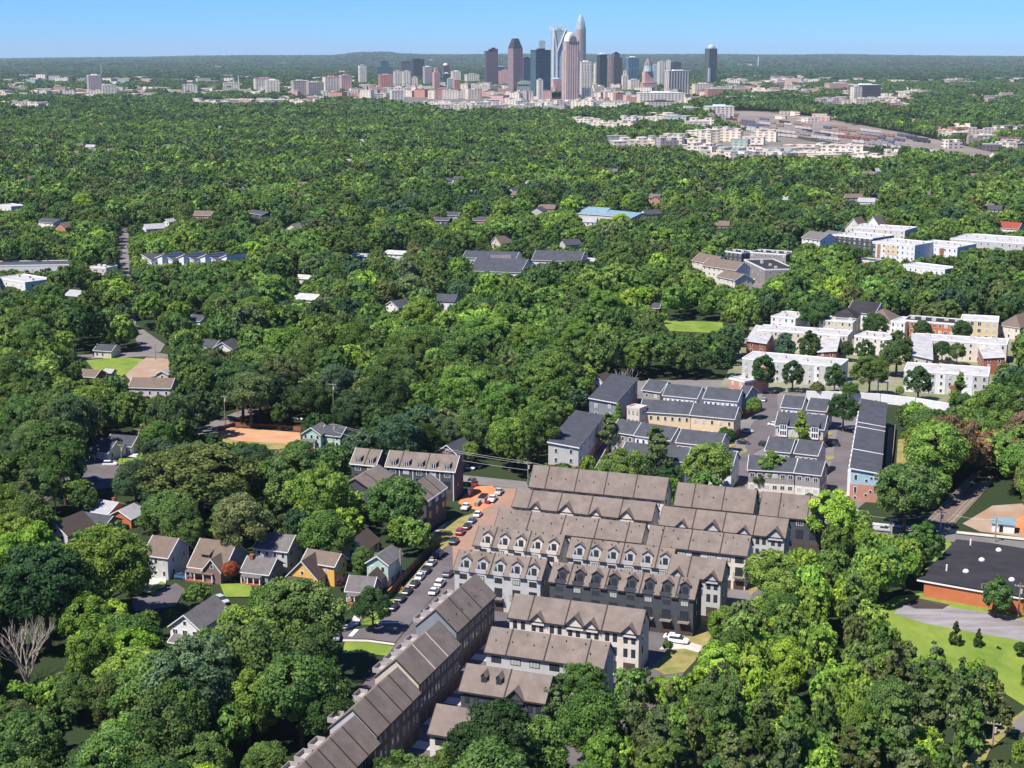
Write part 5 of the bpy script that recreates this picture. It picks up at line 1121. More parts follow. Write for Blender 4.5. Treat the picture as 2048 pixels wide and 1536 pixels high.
BLK_, WHT, GRY, SIL, RED, BLU, NVY = (.02,.02,.022), (.75,.75,.75), (.12,.12,.13), (.45,.46,.47), (.35,.02,.05), (.05,.12,.25), (.02,.03,.07)
cg = 'cars parked along the street'
for px, py, c, k, lb in [(787,1218,BLK_,'car','black car nearest the street corner, first of the left kerb line'),(801,1202,BLK_,'suv','second car from the corner on the left kerb, black'),(814.6,1187,BLK_,'car','third car from the corner on the left kerb, black'),(829,1172,(.04,.04,.05),'car','fourth car from the corner on the left kerb, dark grey'),(840.5,1157,WHT,'car','white car in the middle of the left kerb line'),(852,1145,BLK_,'suv','black car just behind the white one on the left kerb'),(863.5,1130,SIL,'car','silver car near the far end of the left kerb'),(877.5,1114,NVY,'suv','dark blue car in shade at the far end of the fence')]:
    car(px, py, YS, c, lb, k, cg)
for px, py, c, k, lb in [(868,1187,WHT,'car','white car half hidden by the end-on roofs'),(880,1171,WHT,'suv','white car parked on the right kerb of the street'),(896,1152,GRY,'suv','dark grey car at the corner of the light grey row'),(921,1068,RED,'suv','crimson car on the clay-stained street'),(934,1057,BLK_,'car','black car just beyond the crimson one'),(944,1045,BLU,'car','steel blue car between the verge and the dusty street'),(956,1032,WHT,'car','white car at the top of the grassy verge'),(908,1087,BLK_,'suv','black car nearest the fence on the dusty street'),(985,1002,WHT,'pickup','white pickup beside the orange clay pit'),(998,988,SIL,'pickup','silver pickup behind the white pickup'),(932,1018,WHT,'pickup','white truck parked across from the clay pit'),(944,966,GRY,'suv','dark car left of the clay yard')]:
    car(px, py, YS, c, lb, k, cg)
for px, py, yw_, c, k, lb in [(1357,1286,YA,WHT,'suv','white car on the concrete pad, nearer the camera'),(1347,1279,YA,WHT,'car','white car on the concrete pad, beside the dark wall'),(672,1278,YS+.3,SIL,'suv','silver car in the shade by the curved path'),(664,1300,YS+.3,BLU,'car','blue car in the tree shade below the street corner'),(444,1206,YA-.5,SIL,'suv','silver car behind the white two-storey house'),(362,1157,YA,BLU,'car','blue car beside the tan bungalow'),(220,932,YA+.4,WHT,'suv','white car on the drive below the porch cottage'),(190,962,YA+.2,BLU,'car','blue car in the shade left of the big trees'),(596,840,YA,WHT,'car','white car on the gravel beside the lane'),(1470,918,YB,WHT,'van','white van at the end of the front slate row'),(1548,852,YA,WHT,'car','white car by the block with two white bays'),(1487,888,YA,BLK_,'car','black car on the island side of the parking court'),(1530,893,YA,BLK_,'suv','black car in front of the pair of slate roofs'),(1666,892,YA,BLK_,'suv','black car in the right parking court'),(1494,865,YA,SIL,'car','silver car near the brick corner'),(1528,803,YB,SIL,'car','silver car on the road into the estate'),(1766,1063,YA,SIL,'pickup','silver pickup driving on the street by the poles'),(937,939,YA,WHT,'car','white car left in the drive beyond the cross street'),(949,936,YA,GRY,'suv','grey car right in the drive beyond the cross street'),(1520,565,YB,GRY,'car','grey car on the far street by the cream townhouses'),(1511,560,YB,WHT,'car','white car on the far street by the cream townhouses'),(248,508,YB,WHT,'car','white car on the long straight road'),(252,540,YB,BLK_,'car','dark car on the long straight road'),(955,1252,YB,BLK_,'suv','black car in the dark alley beside the end-on row, far one'),(930,1292,YB,GRY,'car','grey car in the dark alley beside the end-on row, middle one'),(905,1345,YB,SIL,'suv','silver car in the dark alley beside the end-on row, near one')]:
    car(px, py, yw_, c, lb, k, None)
# ================================================================ clay yard clutter
def prop(name, label, cat, px, py, fn, mats, yaw=0, group=None):
    g = G(px, py); b = MB(); fn(b); o = b.build(name, mats, None, (g.x, g.y, .06), yaw); tag(o, label, cat, group); return o
prop('dumpster', 'white metal dumpster on the orange clay', 'dumpster', 966, 1003, lambda b: (b.prism([(-2,.2),(2,.2),(2.4,1.7),(-2.4,1.7)], -1, 1, 0), b.box(-2.45,-1.05,1.7,2.45,1.05,1.82,1), b.box(-1.5,-.9,0,-1.2,.9,.2,1), b.box(1.2,-.9,0,1.5,.9,.2,1)), [trimw, blackm], YS)
prop('portable_toilet', 'red portable toilet standing on the clay', 'portable toilet', 940, 991, lambda b: (b.box(-.6,-.6,0,.6,.6,2.1,0), b.prism([(-.68,2.1),(.68,2.1),(0,2.45)],-.68,.68,1), b.box(-.4,-.64,.15,.4,-.603,1.9,1)), [mat('red_plastic',(.5,.03,.03),.5,0), trimw], YA)
prop('lumber_stack', 'stack of pale lumber on the clay yard', 'lumber', 955, 1010, lambda b: [b.box(-1.8,-.6,k*.3,1.8,.6,k*.3+.24) for k in range(4)], [wood], YS)
prop('lumber_stack', 'long red-wrapped pallet pile beside the pickups', 'pallet pile', 978, 1005, lambda b: [b.box(-2.2,-.5,k*.35,2.2,.5,k*.35+.28) for k in range(3)], [mat('red_wrap',(.35,.03,.06),.5,.1)], YS)
prop('dumpster', 'small red bin by the dark car', 'bin', 949, 972, lambda b: (b.prism([(-.8,.1),(.8,.1),(1,1.2),(-1,1.2)], -.6, .6, 0), b.box(-1.05,-.65,1.2,1.05,.65,1.3,1)), [mat('red_wrap',(.35,.03,.06),.5,.1), blackm], YA)
prop('utility_shed', 'small white hut with grey slanted roof on the bare dirt plot', 'hut', 2006, 1062, lambda b: (b.box(-3,-2,0,3,2,2.6,0), b.slab([(-3.4,-2.4,2.6),(3.4,-2.4,2.6),(3.4,2.4,3.2),(-3.4,2.4,3.2)], .15, 1), b.box(-1,-2.05,.2,0,-2.003,2.1,2)), [whitew, metal_roof, blackm], YA)
for px, py, lb in ((795,1247,'leftmost white stop line near the street corner'),):
    q = MB(); g = G(773, 1246); q.box(-3.2, -.25, .075, 3.2, .25, .08); o = q.build('road_marking', paint_m, None, (g.x, g.y, 0), .02); o['kind'] = 'structure'
q = MB(); g = G(707, 1266); q.box(-.5, -2.2, .075, .5, 2.2, .08); o = q.build('road_marking', paint_m, None, (g.x, g.y, 0), -.25); o['kind'] = 'structure'
q = MB(); g = G(1881, 1066); q.box(-.5, -1.8, .12, .5, 1.8, .125); o = q.build('road_marking', paint_m, None, (g.x, g.y, 0), 0); o['kind'] = 'structure'
# ================================================================ utility poles and wires
def pole(px, py, ytop, label, arm=True, m=wood, lamp=False, r=.16, h=None, yaw=None):
    g = G(px, py); h = h or zat(g, ytop); t = thing('street_lamp' if lamp else 'utility_pole', label, 'street lamp' if lamp else 'utility pole', (g.x, g.y, 0), YA if yaw is None else yaw, None)
    q = MB(); q.cyl(0, 0, 0, h, r * 1.25, r * .8, 8); q.build('post', m, t)
    if arm:
        q = MB(); q.box(-1.3, -.08, h - .9, 1.3, .08, h - .7); q.build('crossarm', m, t)
        for x in (-1.2, -.5, .5, 1.2): q = MB(); q.cyl(x, 0, h - .7, h - .45, .07, .04, 6); q.build('insulator', trimw, t)
        q = MB(); q.cyl(.35, 0, h - 2.6, h - 1.5, .25, .25, 8); q.build('transformer', conc, t)
    if lamp:
        q = MB(); q.tube((0, 0, h - .1), (1.6, 0, h + .2), .06, .05); q.build('lamp_arm', m, t); q = MB(); q.box(1.4, -.15, h + .1, 2.1, .15, h + .25); q.build('lamp_head', trimw, t)
    raster([(px-3, ytop-2), (px+3, ytop-2), (px+3, py), (px-3, py)], g.y + .5)
    return Vector((g.x, g.y, h - .45))
pt = {}
pt['m'] = pole(1056, 975, 921, 'tall pole carrying the overhead wires at the corner of the back brown row')
pt['h'] = pole(668, 905, 845, 'wooden pole left of the charcoal rows')
pole(801.7, 1162, 1098, 'thick brown pole beside the mint green house', False, r=.3)
pole(724.7, 1246, 1193, 'wooden pole on the grass corner by the curved path')
pole(757, 1232, 1213, 'short white sign post on the street corner lawn', False, trimw, r=.1)
pole(112, 1032, 974, 'pale wooden pole in the shaded left street')
pole(451, 862, 789, 'tall wooden pole at the lane beside the clay strip')
pole(668, 858, 765, 'tall wooden pole at the right of the clay strip')
pole(475, 828, 790, 'grey pole in the shade beyond the lane', lamp=True, arm=False)
pole(311, 720, 677, 'wooden pole at the dirt plot corner')
pole(244, 930, 886, 'pale pole below the porch cottage')
pole(278, 888, 855, 'pole behind the porch cottage drive')
pt['r'] = pole(1881, 1058, 1019, 'white wrapped pole beside the railway crossing', m=whitew)
pt['q'] = pole(1783, 1071, 1034, 'pole beside the silver pickup on the street', m=conc)
pt['s'] = pole(1990, 1084, 1036, 'dark pole beside the white hut')
pole(1961, 1214, 1167, 'lamp pole standing before the brick warehouse wall', False, lamp=True)
pole(2036, 1237, 1166, 'double pole at the right edge by the warehouse')
pole(1701, 1040, 1020, 'thin street lamp at the end of the slate-roofed block', False, conc, True, r=.1)
pole(1906, 1530, 1425, 'pale pole among the lower right pines')
pole(1985, 1495, 1440, 'leaning-wire pole by the dirt track')
pole(1590, 967, 938, 'small street lamp in front of the taupe blocks', False, conc, True, r=.09)
pole(340, 497, 480, 'pole by the long straight road', True) if False else None
pole(1594, 492, 476, 'tall pole in front of the dark apartment wing')
def wire(a, b, sag, label):
    q = MB(); n = 10; pts = [a.lerp(b, i / n) - Vector((0, 0, sag * 4 * (i / n) * (1 - i / n))) for i in range(n + 1)]
    for p_, r_ in zip(pts, pts[1:]): q.tube(p_, r_, .035, .035, 4)
    o = q.build('overhead_wire', mat('bright_cable', (.6, .6, .6), .5, 0)); tag(o, label, 'overhead wire', 'overhead wires')
nn = Vector((-sin(YA), cos(YA), 0)); e = Vector((cos(YA), sin(YA), 0))
wire(pt['m'], pt['h'], 1.0, 'topmost overhead wire above the charcoal rows'); wire(pt['m'] + nn * .6 - Vector((0,0,.8)), pt['h'] + nn * .6 - Vector((0,0,.8)), 1.0, 'second overhead wire above the charcoal rows'); wire(pt['m'] - Vector((0,0,2.6)), pt['h'] - Vector((0,0,2.6)), 1.3, 'lowest overhead wire above the charcoal rows')
wire(pt['m'], pt['q'], 1.6, 'long overhead wire along the street behind the brown rows'); wire(pt['q'], pt['r'], .8, 'overhead wire between the pickup and the crossing'); wire(pt['r'], pt['s'], .8, 'overhead wire right of the railway crossing')

raster([(0,1248),(112,1248),(118,1366),(0,1372)], 1e4); raster([(1225,752),(1275,752),(1275,785),(1225,785)], 1e4)
# ================================================================ foliage
def foliage_mat(name, inst):
    m = bpy.data.materials.new(name); m.use_nodes = True; n = m.node_tree.nodes; l = m.node_tree.links; n.clear()
    out = n.new('ShaderNodeOutputMaterial'); df = n.new('ShaderNodeBsdfDiffuse'); trn = n.new('ShaderNodeBsdfTranslucent'); mx = n.new('ShaderNodeMixShader'); mx.inputs[0].default_value = .28
    if inst:
        s = n.new('ShaderNodeAttribute'); s.attribute_type = 'INSTANCER'; s.attribute_name = 'tint'; src = s.outputs['Color']
    else: s = n.new('ShaderNodeObjectInfo'); src = s.outputs['Color']
    a = n.new('ShaderNodeAttribute'); a.attribute_name = 'tone'
    hs = n.new('ShaderNodeHueSaturation'); l.new(src, hs.inputs['Color'])
    v = n.new('ShaderNodeMapRange'); v.inputs[3].default_value = .68; v.inputs[4].default_value = 1.8; l.new(a.outputs['Fac'], v.inputs[0]); l.new(v.outputs[0], hs.inputs['Value'])
    v2 = n.new('ShaderNodeMapRange'); v2.inputs[3].default_value = .52; v2.inputs[4].default_value = .475; l.new(a.outputs['Fac'], v2.inputs[0]); l.new(v2.outputs[0], hs.inputs['Hue'])
    l.new(hs.outputs[0], df.inputs[0])
    g = n.new('ShaderNodeHueSaturation'); g.inputs['Value'].default_value = 1.5; g.inputs['Hue'].default_value = .48; l.new(hs.outputs[0], g.inputs['Color']); l.new(g.outputs[0], trn.inputs[0])
    l.new(df.outputs[0], mx.inputs[1]); l.new(trn.outputs[0], mx.inputs[2]); l.new(mx.outputs[0], out.inputs[0]); return m
FOL_N, FOL_I = foliage_mat('foliage', False), foliage_mat('forest_foliage', True)
bark = mat('bark', (.10, .075, .055), .95, .25, 1.5); palebark = mat('pale_dead_wood', (.42, .36, .30), .9, .2, 1.5)

def crown(seed, R, H, nc, nl, ls, kind='broad', fm_=None, trunk=False):
    r = np.random.default_rng(seed)
    if kind in ('broad', 'oval'):
        zc, rz = (.60 * H, .40 * H) if kind == 'broad' else (.54 * H, .46 * H)
        th = r.uniform(0, 2*pi, nc); u = 1 - 1.55 * ((np.arange(nc) + .5) / nc) ** 1.0
        u = np.clip(u + r.normal(0, .06, nc), -.75, 1); s = np.sqrt(1 - u*u); th = np.arange(nc) * 2.399 + r.normal(0, .25, nc)
        k = r.uniform(.60, .84, nc); lump = 1 + .16 * np.sin(th * 2 + seed) + .10 * np.sin(th * 3 + seed * 2)
        C = np.stack([R*s*np.cos(th)*k*lump, R*s*np.sin(th)*k*lump, zc + rz*u*k], 1); rc = R * r.uniform(.15, .36, nc)
    elif kind == 'pine':
        f = r.uniform(0, 1, nc) ** .8; z = H * (.30 + .68 * f); rad = R * (1.05 - .80 * f) * r.uniform(.25, .95, nc); th = r.uniform(0, 2*pi, nc)
        C = np.stack([rad*np.cos(th), rad*np.sin(th), z], 1); rc = R * r.uniform(.26, .42, nc) * (1.1 - .45 * f)
    elif kind == 'cone':
        f = r.uniform(0, 1, nc) ** .9; z = H * (.08 + .88 * f); rad = R * (1.0 - f) ** .75 * r.uniform(.6, .95, nc); th = r.uniform(0, 2*pi, nc)
        C = np.stack([rad*np.cos(th), rad*np.sin(th), z], 1); rc = R * r.uniform(.32, .50, nc) * (1.05 - .6 * f)
    else:  # bush
        th = r.uniform(0, 2*pi, nc); rad = R * .65 * np.sqrt(r.uniform(0, 1, nc)); C = np.stack([rad*np.cos(th), rad*np.sin(th), H * r.uniform(.25, .7, nc)], 1); rc = R * r.uniform(.25, .45, nc)
    tone_c = np.clip(r.normal(.5, .18, nc), 0, 1); cen = np.array([0, 0, C[:, 2].mean() * .85])
    ci = np.repeat(np.arange(nc), nl); n = len(ci)
    d = r.normal(size=(n, 3)); d /= np.linalg.norm(d, axis=1)[:, None]
    o = C[ci] - cen; o /= np.linalg.norm(o, axis=1)[:, None] + 1e-6
    d = d + o * .75 + np.array([0, 0, .35]); d /= np.linalg.norm(d, axis=1)[:, None]
    flat = np.array([1, 1, .62 if kind == 'pine' else .85])
    pos = C[ci] + d * rc[ci][:, None] * r.uniform(.72, 1.08, n)[:, None] * flat
    nrm = d * .9 + r.normal(0, .45, (n, 3)); nrm /= np.linalg.norm(nrm, axis=1)[:, None]
    ax = np.cross(nrm, r.normal(size=(n, 3))); ax /= np.linalg.norm(ax, axis=1)[:, None]; ay = np.cross(nrm, ax)
    sz = ls * r.uniform(.6, 1.3, n); asp = r.uniform(.5, .9, n)
    q = []
    for sx, sy in ((-1, -.3), (.2, -1), (1, .3), (-.2, 1)):
        q.append(pos + ax * (sz * sx * .62)[:, None] + ay * (sz * sy * asp * .62)[:, None] + nrm * (r.normal(0, .12, n) * sz)[:, None])
    V = np.stack(q, 1).reshape(-1, 3); tone = np.clip(tone_c[ci] + r.normal(0, .16, n), 0, 1)
    nv0 = len(V)
    # inner foliage mass so the crown is not see-through
    ico = []; fc = []
    core = []
    for k_ in range(nc):
        core.append((C[k_], rc[k_] * .70))
    OCT = np.array([(1,0,0),(-1,0,0),(0,1,0),(0,-1,0),(0,0,1),(0,0,-1)], float); OF = [(0,2,4),(2,1,4),(1,3,4),(3,0,4),(2,0,5),(1,2,5),(3,1,5),(0,3,5)]
    Vc = []; Fc = []
    for c_, r_ in core:
        b_ = nv0 + len(Vc) * 6; Vc.append(c_ + OCT * r_ * flat); Fc += [tuple(b_ + i for i in f) for f in OF]
    Vall = np.concatenate([V] + Vc) if Vc else V
    me = bpy.data.meshes.new('crown'); nq = n; nt_ = len(Fc)
    loops = np.concatenate([np.arange(nq * 4), np.array(Fc).ravel()]) ; starts = np.concatenate([np.arange(nq) * 4, nq * 4 + np.arange(nt_) * 3]); tot = np.concatenate([np.full(nq, 4), np.full(nt_, 3)])
    TR = []
    me.vertices.add(len(Vall)); me.vertices.foreach_set('co', Vall.ravel().astype(np.float32))
    me.loops.add(len(loops)); me.loops.foreach_set('vertex_index', loops.astype(np.int32))
    me.polygons.add(nq + nt_); me.polygons.foreach_set('loop_start', starts.astype(np.int32)); me.polygons.foreach_set('loop_total', tot.astype(np.int32))
    at = me.attributes.new('tone', 'FLOAT', 'POINT')
    tv = np.concatenate([np.repeat(tone, 4), np.repeat(tone_c * .8, 6)]); at.data.foreach_set('value', tv.astype(np.float32))
    me.materials.append(fm_ or FOL_N); me.update(); me.validate(); return me

def trunk_mesh(seed, R, H, kind='broad', m=None):
    rd = random.Random(seed); b = MB(); hh = H * (.62 if kind == 'broad' else .93); r0 = .028 * H + .05
    p = Vector((0, 0, 0)); n = 5; rr = r0; prev = p
    for i in range(n):
        q = Vector((rd.uniform(-.15, .15) * (i + 1) * .5, rd.uniform(-.15, .15) * (i + 1) * .5, hh * (i + 1) / n)); r1 = r0 * (1 - .75 * (i + 1) / n); b.tube(prev, q, rr, r1, 7); prev = q; rr = r1
    for k in range(7 if kind == 'broad' else 5):
        z = H * rd.uniform(.28, .55); a = k * 2.4 + rd.uniform(-.4, .4); s = Vector((0, 0, z)); e_ = Vector((cos(a) * R * .6, sin(a) * R * .6, z + R * rd.uniform(.3, .8))); mid = s.lerp(e_, .5) + Vector((0, 0, -.3)); b.tube(s, mid, r0 * .4, r0 * .25, 5); b.tube(mid, e_, r0 * .25, r0 * .08, 5)
    return b.mesh('trunk', m or bark)

RC, HCN = 6.0, 15.0
BROAD = [(crown(100 + i, RC, HCN, 66, 165, .37), trunk_mesh(i, RC, HCN)) for i in range(8)]
LOOSE = [(crown(150 + i, RC, HCN * 1.05, 42, 220, .39), trunk_mesh(i + 20, RC, HCN)) for i in range(3)]
PINE = [(crown(200 + i, RC * .75, 17, 52, 120, .46, 'pine'), trunk_mesh(40 + i, 3, 17, 'pine')) for i in range(4)]
OVAL = [(crown(350 + i, 4.4, 13.5, 52, 130, .42, 'oval'), trunk_mesh(70 + i, 3, 13.5)) for i in range(3)]
CONE = [(crown(300 + i, 3.2, 13, 60, 100, .42, 'cone'), trunk_mesh(60 + i, 1.5, 13, 'pine')) for i in range(2)]
BUSH = [(crown(400 + i, 2.0, 2.6, 12, 110, .26, 'bush'), None) for i in range(3)]
BASE = {'broad': (BROAD, RC, HCN), 'loose': (LOOSE, RC, HCN), 'pine': (PINE, RC * .75, 17), 'cone': (CONE, 3.2, 13), 'oval': (OVAL, 4.4, 13.5), 'bush': (BUSH, 2.0, 2.6)}
GREENS = {'dark green': (0.052, 0.100, 0.032), 'mid green': (0.086, 0.152, 0.04), 'fresh green': (0.132, 0.222, 0.046), 'lime green': (0.195, 0.315, 0.046), 'olive': (0.112, 0.145, 0.052), 'blue-green': (0.062, 0.112, 0.052), 'bronze': (0.18, 0.13, 0.07), 'plum': (0.08, 0.04, 0.045), 'rust': (0.32, 0.12, 0.06)}
def jit(c, s=.15):
    k = RNG.normal(1, s); k = min(max(k, .7), 1.4); return (c[0]*k*RNG.uniform(.88,1.14), c[1]*k, c[2]*k*RNG.uniform(.85,1.2))

TREES = []     # x, y, z, R, H, kind, colour name, forced
def crown_fits(x, y, R, H, kind, thr=.05, z=0):
    zc = H * (.58 if kind != 'bush' else .5); px, py = P(x, y, zc + z); d = sqrt(x*x + y*y + (HC - zc)**2); rx = R / d * F / 2 * .92; ry = max(rx * (.85 if kind in ('broad', 'loose', 'bush') else 1.2), H * .36 / d * F / 2 * .95)
    px /= 2; py /= 2
    x0, x1, y0, y1 = int(px - rx), int(px + rx) + 1, int(py - ry), int(py + ry) + 1
    if x1 < 0 or x0 >= MW or y1 < 0 or y0 >= MH: return True
    x0, y0 = max(0, x0), max(0, y0); sub = VIS[y0:min(MH, y1 + 1), x0:min(MW, x1 + 1)]
    if sub.size == 0: return True
    if sub.max() < y: return True
    yy, xx = np.mgrid[y0:y0 + sub.shape[0], x0:x0 + sub.shape[1]]; e_ = ((xx - px) / max(rx, .7)) ** 2 + ((yy - py) / max(ry, .7)) ** 2 < 1
    if e_.sum() == 0: e_[:] = True
    return ((sub > y) & e_).sum() / e_.sum() < thr
def blocked(x, y):
    px, py = P(x, y, 0); i, j = int(py / 2), int(px / 2)
    return 0 <= i < MH and 0 <= j < MW and BLK[i, j]
def T(px, py, r_px, col, kind='broad', label=None, hr=None):      # a tree whose crown centre the photo shows at px, py
    R0, H0_ = BASE[kind][1:]; H = 12
    for _ in range(4):
        g = G(px, py, H * .58); d = sqrt(g.x**2 + g.y**2 + (HC - H*.58)**2); R = r_px / F * d; H = R / R0 * H0_ * (hr or 1)
        H = min(H, 24)
    TREES.append([g.x, g.y, 0, R, H, kind, col, label or True])
for a in [
 (1275,938,26,'mid green','broad','round green tree behind the back brown row, leftmost of three'),(1312,905,34,'olive','pine','tall olive pine leaning over the front slate row'),(1340,950,22,'dark green','broad','dark bushy tree between the pine and the bright green one'),
 (1415,932,46,'fresh green','broad','big bright green tree behind the middle brown row'),(1452,876,20,'dark green','broad','dark round tree beside the brick corner of the estate'),(1542,932,27,'fresh green','oval','tall bright column tree in front of the taupe block'),(1518,958,16,'dark green','broad','small dark tree at the foot of the bright column tree'),
 (1601,860,23,'lime green','cone','small lime green tree in front of the brick-based bays'),(1688,820,30,'dark green','broad','dark round tree at the head of the right parking court'),(1340,1012,14,'mid green','broad','dark shrub tree between the left and middle back rows'),(1512,1000,14,'dark green','cone','narrow dark shrub between the middle and right back rows'),
 (1290,832,14,'dark green','broad','dark tree against the yellow wall, left one'),(1352,832,17,'dark green','broad','dark tree against the yellow wall, middle one'),(1416,842,16,'dark green','broad','dark tree against the yellow wall, right one'),(1236,830,15,'fresh green','cone','pointed bright tree between the two slanting roofs'),(1216,860,22,'olive','pine','olive pine beside the slanting slate roof'),
 (1508,812,18,'fresh green','broad','fresh green tree by the estate road'),(1570,692,23,'blue-green','oval','dark oval tree between the sawtooth wings, left one'),(1619,690,23,'dark green','oval','dark oval tree between the sawtooth wings, right one'),(1528,740,26,'dark green','oval','large dark tree in front of the left white-roofed row'),(1586,746,22,'dark green','oval','dark tree at the middle of the left white-roofed row'),(1670,752,20,'dark green','oval','dark tree at the right end of the left white-roofed row'),
 (1740,745,34,'mid green','broad','big green tree standing between the two front white-roofed rows'),(1795,700,30,'dark green','oval','tall dark tree left of the right sawtooth wings'),(1732,700,18,'dark green','oval','dark tree in front of the cream middle row'),(1692,700,16,'dark green','broad','dark rounded tree right of the plum tree'),(1838,760,24,'dark green','oval','dark oval tree before the right white-roofed row'),(1885,700,18,'dark green','broad','dark tree in the court of the right group, left one'),(1915,705,18,'mid green','broad','dark tree in the court of the right group, right one'),
 (1750,652,24,'dark green','broad','round dark tree before the tan hip roof'),(1845,658,17,'dark green','broad','round dark tree before the brick apartments, left one'),(1925,662,20,'dark green','broad','round dark tree before the brick apartments, right one'),(1630,630,28,'mid green','broad','light green tree behind the left white roofs'),(1650,712,13,'plum','broad','purple plum tree in front of the sawtooth wing'),(1920,775,18,'fresh green','cone','bright pointed tree at the right of the right white-roofed row'),
 (1700,780,16,'mid green','broad','mid green tree above the retaining wall'),(1635,778,14,'olive','broad','flowering pale tree above the retaining wall, left'),(1800,782,9,'lime green','broad','small yellow-green tree above the retaining wall'),
 (1440,1345,52,'lime green','loose','large lime green tree at the edge of the dry bank'),(1545,1150,52,'fresh green','broad','large fresh green tree right of the rows'),(1660,1035,50,'lime green','loose','bright lime tree covering the right end of the back row'),(1850,1085,34,'mid green','oval','pointed green tree beside the warehouse and the street'),(1995,1186,28,'mid green','oval','bushy tree standing against the brick warehouse wall'),(1812,985,58,'mid green','broad','big green tree beside the railway cutting'),(1870,905,60,'fresh green','broad','big fresh green tree right of the brown fence'),(1858,866,44,'mid green','broad','green tree below the retaining wall'),
 (1912,1262,12,'dark green','cone','small dark bush tree on the lawn edge, left one'),(1958,1272,9,'dark green','cone','thin small tree on the lawn edge, middle one'),(2040,1296,12,'dark green','broad','small tree on the lawn edge at the right border'),(1998,1295,5,'dark green','bush','tiny bush alone on the bright lawn'),
 (790,1010,56,'mid green','broad','tall green tree in front of the end-on charcoal rows'),(745,1215,36,'dark green','broad','round dark tree beside the porch bungalow'),(725,1120,24,'mid green','broad','green tree between garage and mint house'),(858,1030,14,'fresh green','broad',None),(640,1000,60,'fresh green','broad','bright green tree left of the shaded charcoal row'),(580,970,62,'mid green','loose',None),(400,960,105,'olive','broad','huge olive oak in the left middle'),(480,1050,60,'olive','broad','olive oak in front of the huge oak'),
 (605,1240,80,'mid green','broad','huge round green oak below the yellow house'),(520,1330,85,'mid green','broad',None),(215,1140,80,'fresh green','broad','big fresh green oak left of the pale blue-grey house'),(90,1180,85,'dark green','broad','big dark oak at the lower left'),(310,1400,80,'fresh green','broad',None),
 (460,1140,18,'rust','broad','small rust-red tree in front of the tan bungalow'),(682,1165,12,'plum','broad','dark purple shrub beside the porch bungalow'),(1335,1292,11,'mid green','broad','small round tree on the dry bank by the parked white cars'),(1165,1378,48,'mid green','broad','green tree overlapping the right end of the pale grey row'),(1100,1412,40,'olive','oval','olive tree beside the charcoal gable'),(1000,1432,30,'dark green','oval','dark egg-shaped tree in front of the charcoal row'),(1180,1450,70,'mid green','broad',None),(960,1490,48,'fresh green','broad',None),
 (1370,1240,14,'fresh green','broad',None) if False else (1455,1255,40,'fresh green','broad',None),(500,790,46,'olive','broad','tall olive tree by the lane with visible trunk'),(1020,880,46,'fresh green','loose','fresh green tree above the corner of the cross street'),(800,880,50,'blue-green','broad','grey-green tree behind the charcoal row'),(165,410,24,'lime green','broad','yellow-green tree in the upper left woods'),(1240,450,22,'lime green','loose','lime green tree below the blue metal roof'),
 (600,1080,70,'mid green','broad',None) if False else (110,900,70,'mid green','broad',None),(940,905,22,'fresh green','broad',None),(775,1185,8,'fresh green','bush','round bright bush at the end of the black fence'),(885,1225,7,'fresh green','bush','small green bush by the end-on row terraces'),
 (600,1385,80,'mid green','broad','big green oak shading the lawn beside the end-on rows'),(662,1440,52,'dark green','broad',None),(905,1535,40,'mid green','broad','green tree in front of the nearest cream row'),(632,1322,50,'dark green','broad','dark tree shading the lawn by the blue car',1.35),
]: T(*a[:4], a[4] if len(a) > 4 else 'broad', a[5] if len(a) > 5 else None, a[6] if len(a) > 6 else None)

def cand(r0, r1, step, jitter=.42, half=.36, margin=45):
    ys = np.arange(max(r0 * .9, 150), r1, step * .93); out = []
    for k, yv in enumerate(ys):
        hw = yv * half + margin; xs = np.arange(-hw, hw, step) + (step/2 if k % 2 else 0)
        out.append(np.stack([xs + RNG.uniform(-jitter, jitter, len(xs)) * step, yv + RNG.uniform(-jitter, jitter, len(xs)) * step], 1))
    c = np.concatenate(out); d = np.hypot(c[:, 0], c[:, 1]); c = c[(d >= r0) & (d < r1)]
    keep = np.ones(len(c), bool)
    for fx, fy, cs, sn, hl, hd in FOOT:
        dx = c[:, 0] - fx; dy = c[:, 1] - fy; keep &= ~((np.abs(dx*cs + dy*sn) < hl + 1.8) & (np.abs(-dx*sn + dy*cs) < hd + 1.8))
    return c[keep]
def field(x, y): return float(np.sin(x*.021 + 1.7*np.sin(y*.013)) + np.sin(y*.017 - x*.011 + 2) + .8*np.sin(x*.05 + y*.041))
def pick(x, y):
    px, py = P(x, y, 8); f = field(x, y) + RNG.normal(0, 1.1); u = RNG.random()
    if px > 1150 and py > 1180:
        if px < 1700 and py < 1400 and u < .72: return 'oval' if u < .45 else 'broad', 'lime green' if RNG.random() < .5 else 'fresh green'
        if u < .40: return 'pine', 'olive' if RNG.random() < .75 else 'mid green'
        if u < .62: return 'oval', 'fresh green' if RNG.random() < .5 else 'olive'
        if u < .72: return 'loose', 'lime green'
    if px > 1450 and 980 < py < 1300 and u < .55: return 'broad', 'fresh green' if RNG.random() < .7 else 'lime green'
    if px > 1880 and 880 < py < 1060 and u < .45: return 'broad', 'bronze'
    if u < .05: return 'oval', 'blue-green' if RNG.random() < .5 else 'mid green'
    if f > 2.3: return ('loose', 'lime green') if RNG.random() < .45 else ('broad', 'fresh green')
    if f > .8: return 'broad', 'fresh green'
    if f > -.5: return 'broad', 'mid green'
    if f > -1.6: return 'broad' if RNG.random() < .75 else 'pine', 'olive' if RNG.random() < .4 else 'mid green'
    return 'broad', 'dark green' if RNG.random() < .7 else 'blue-green'
man = np.array([(t[0], t[1], t[3]) for t in TREES])
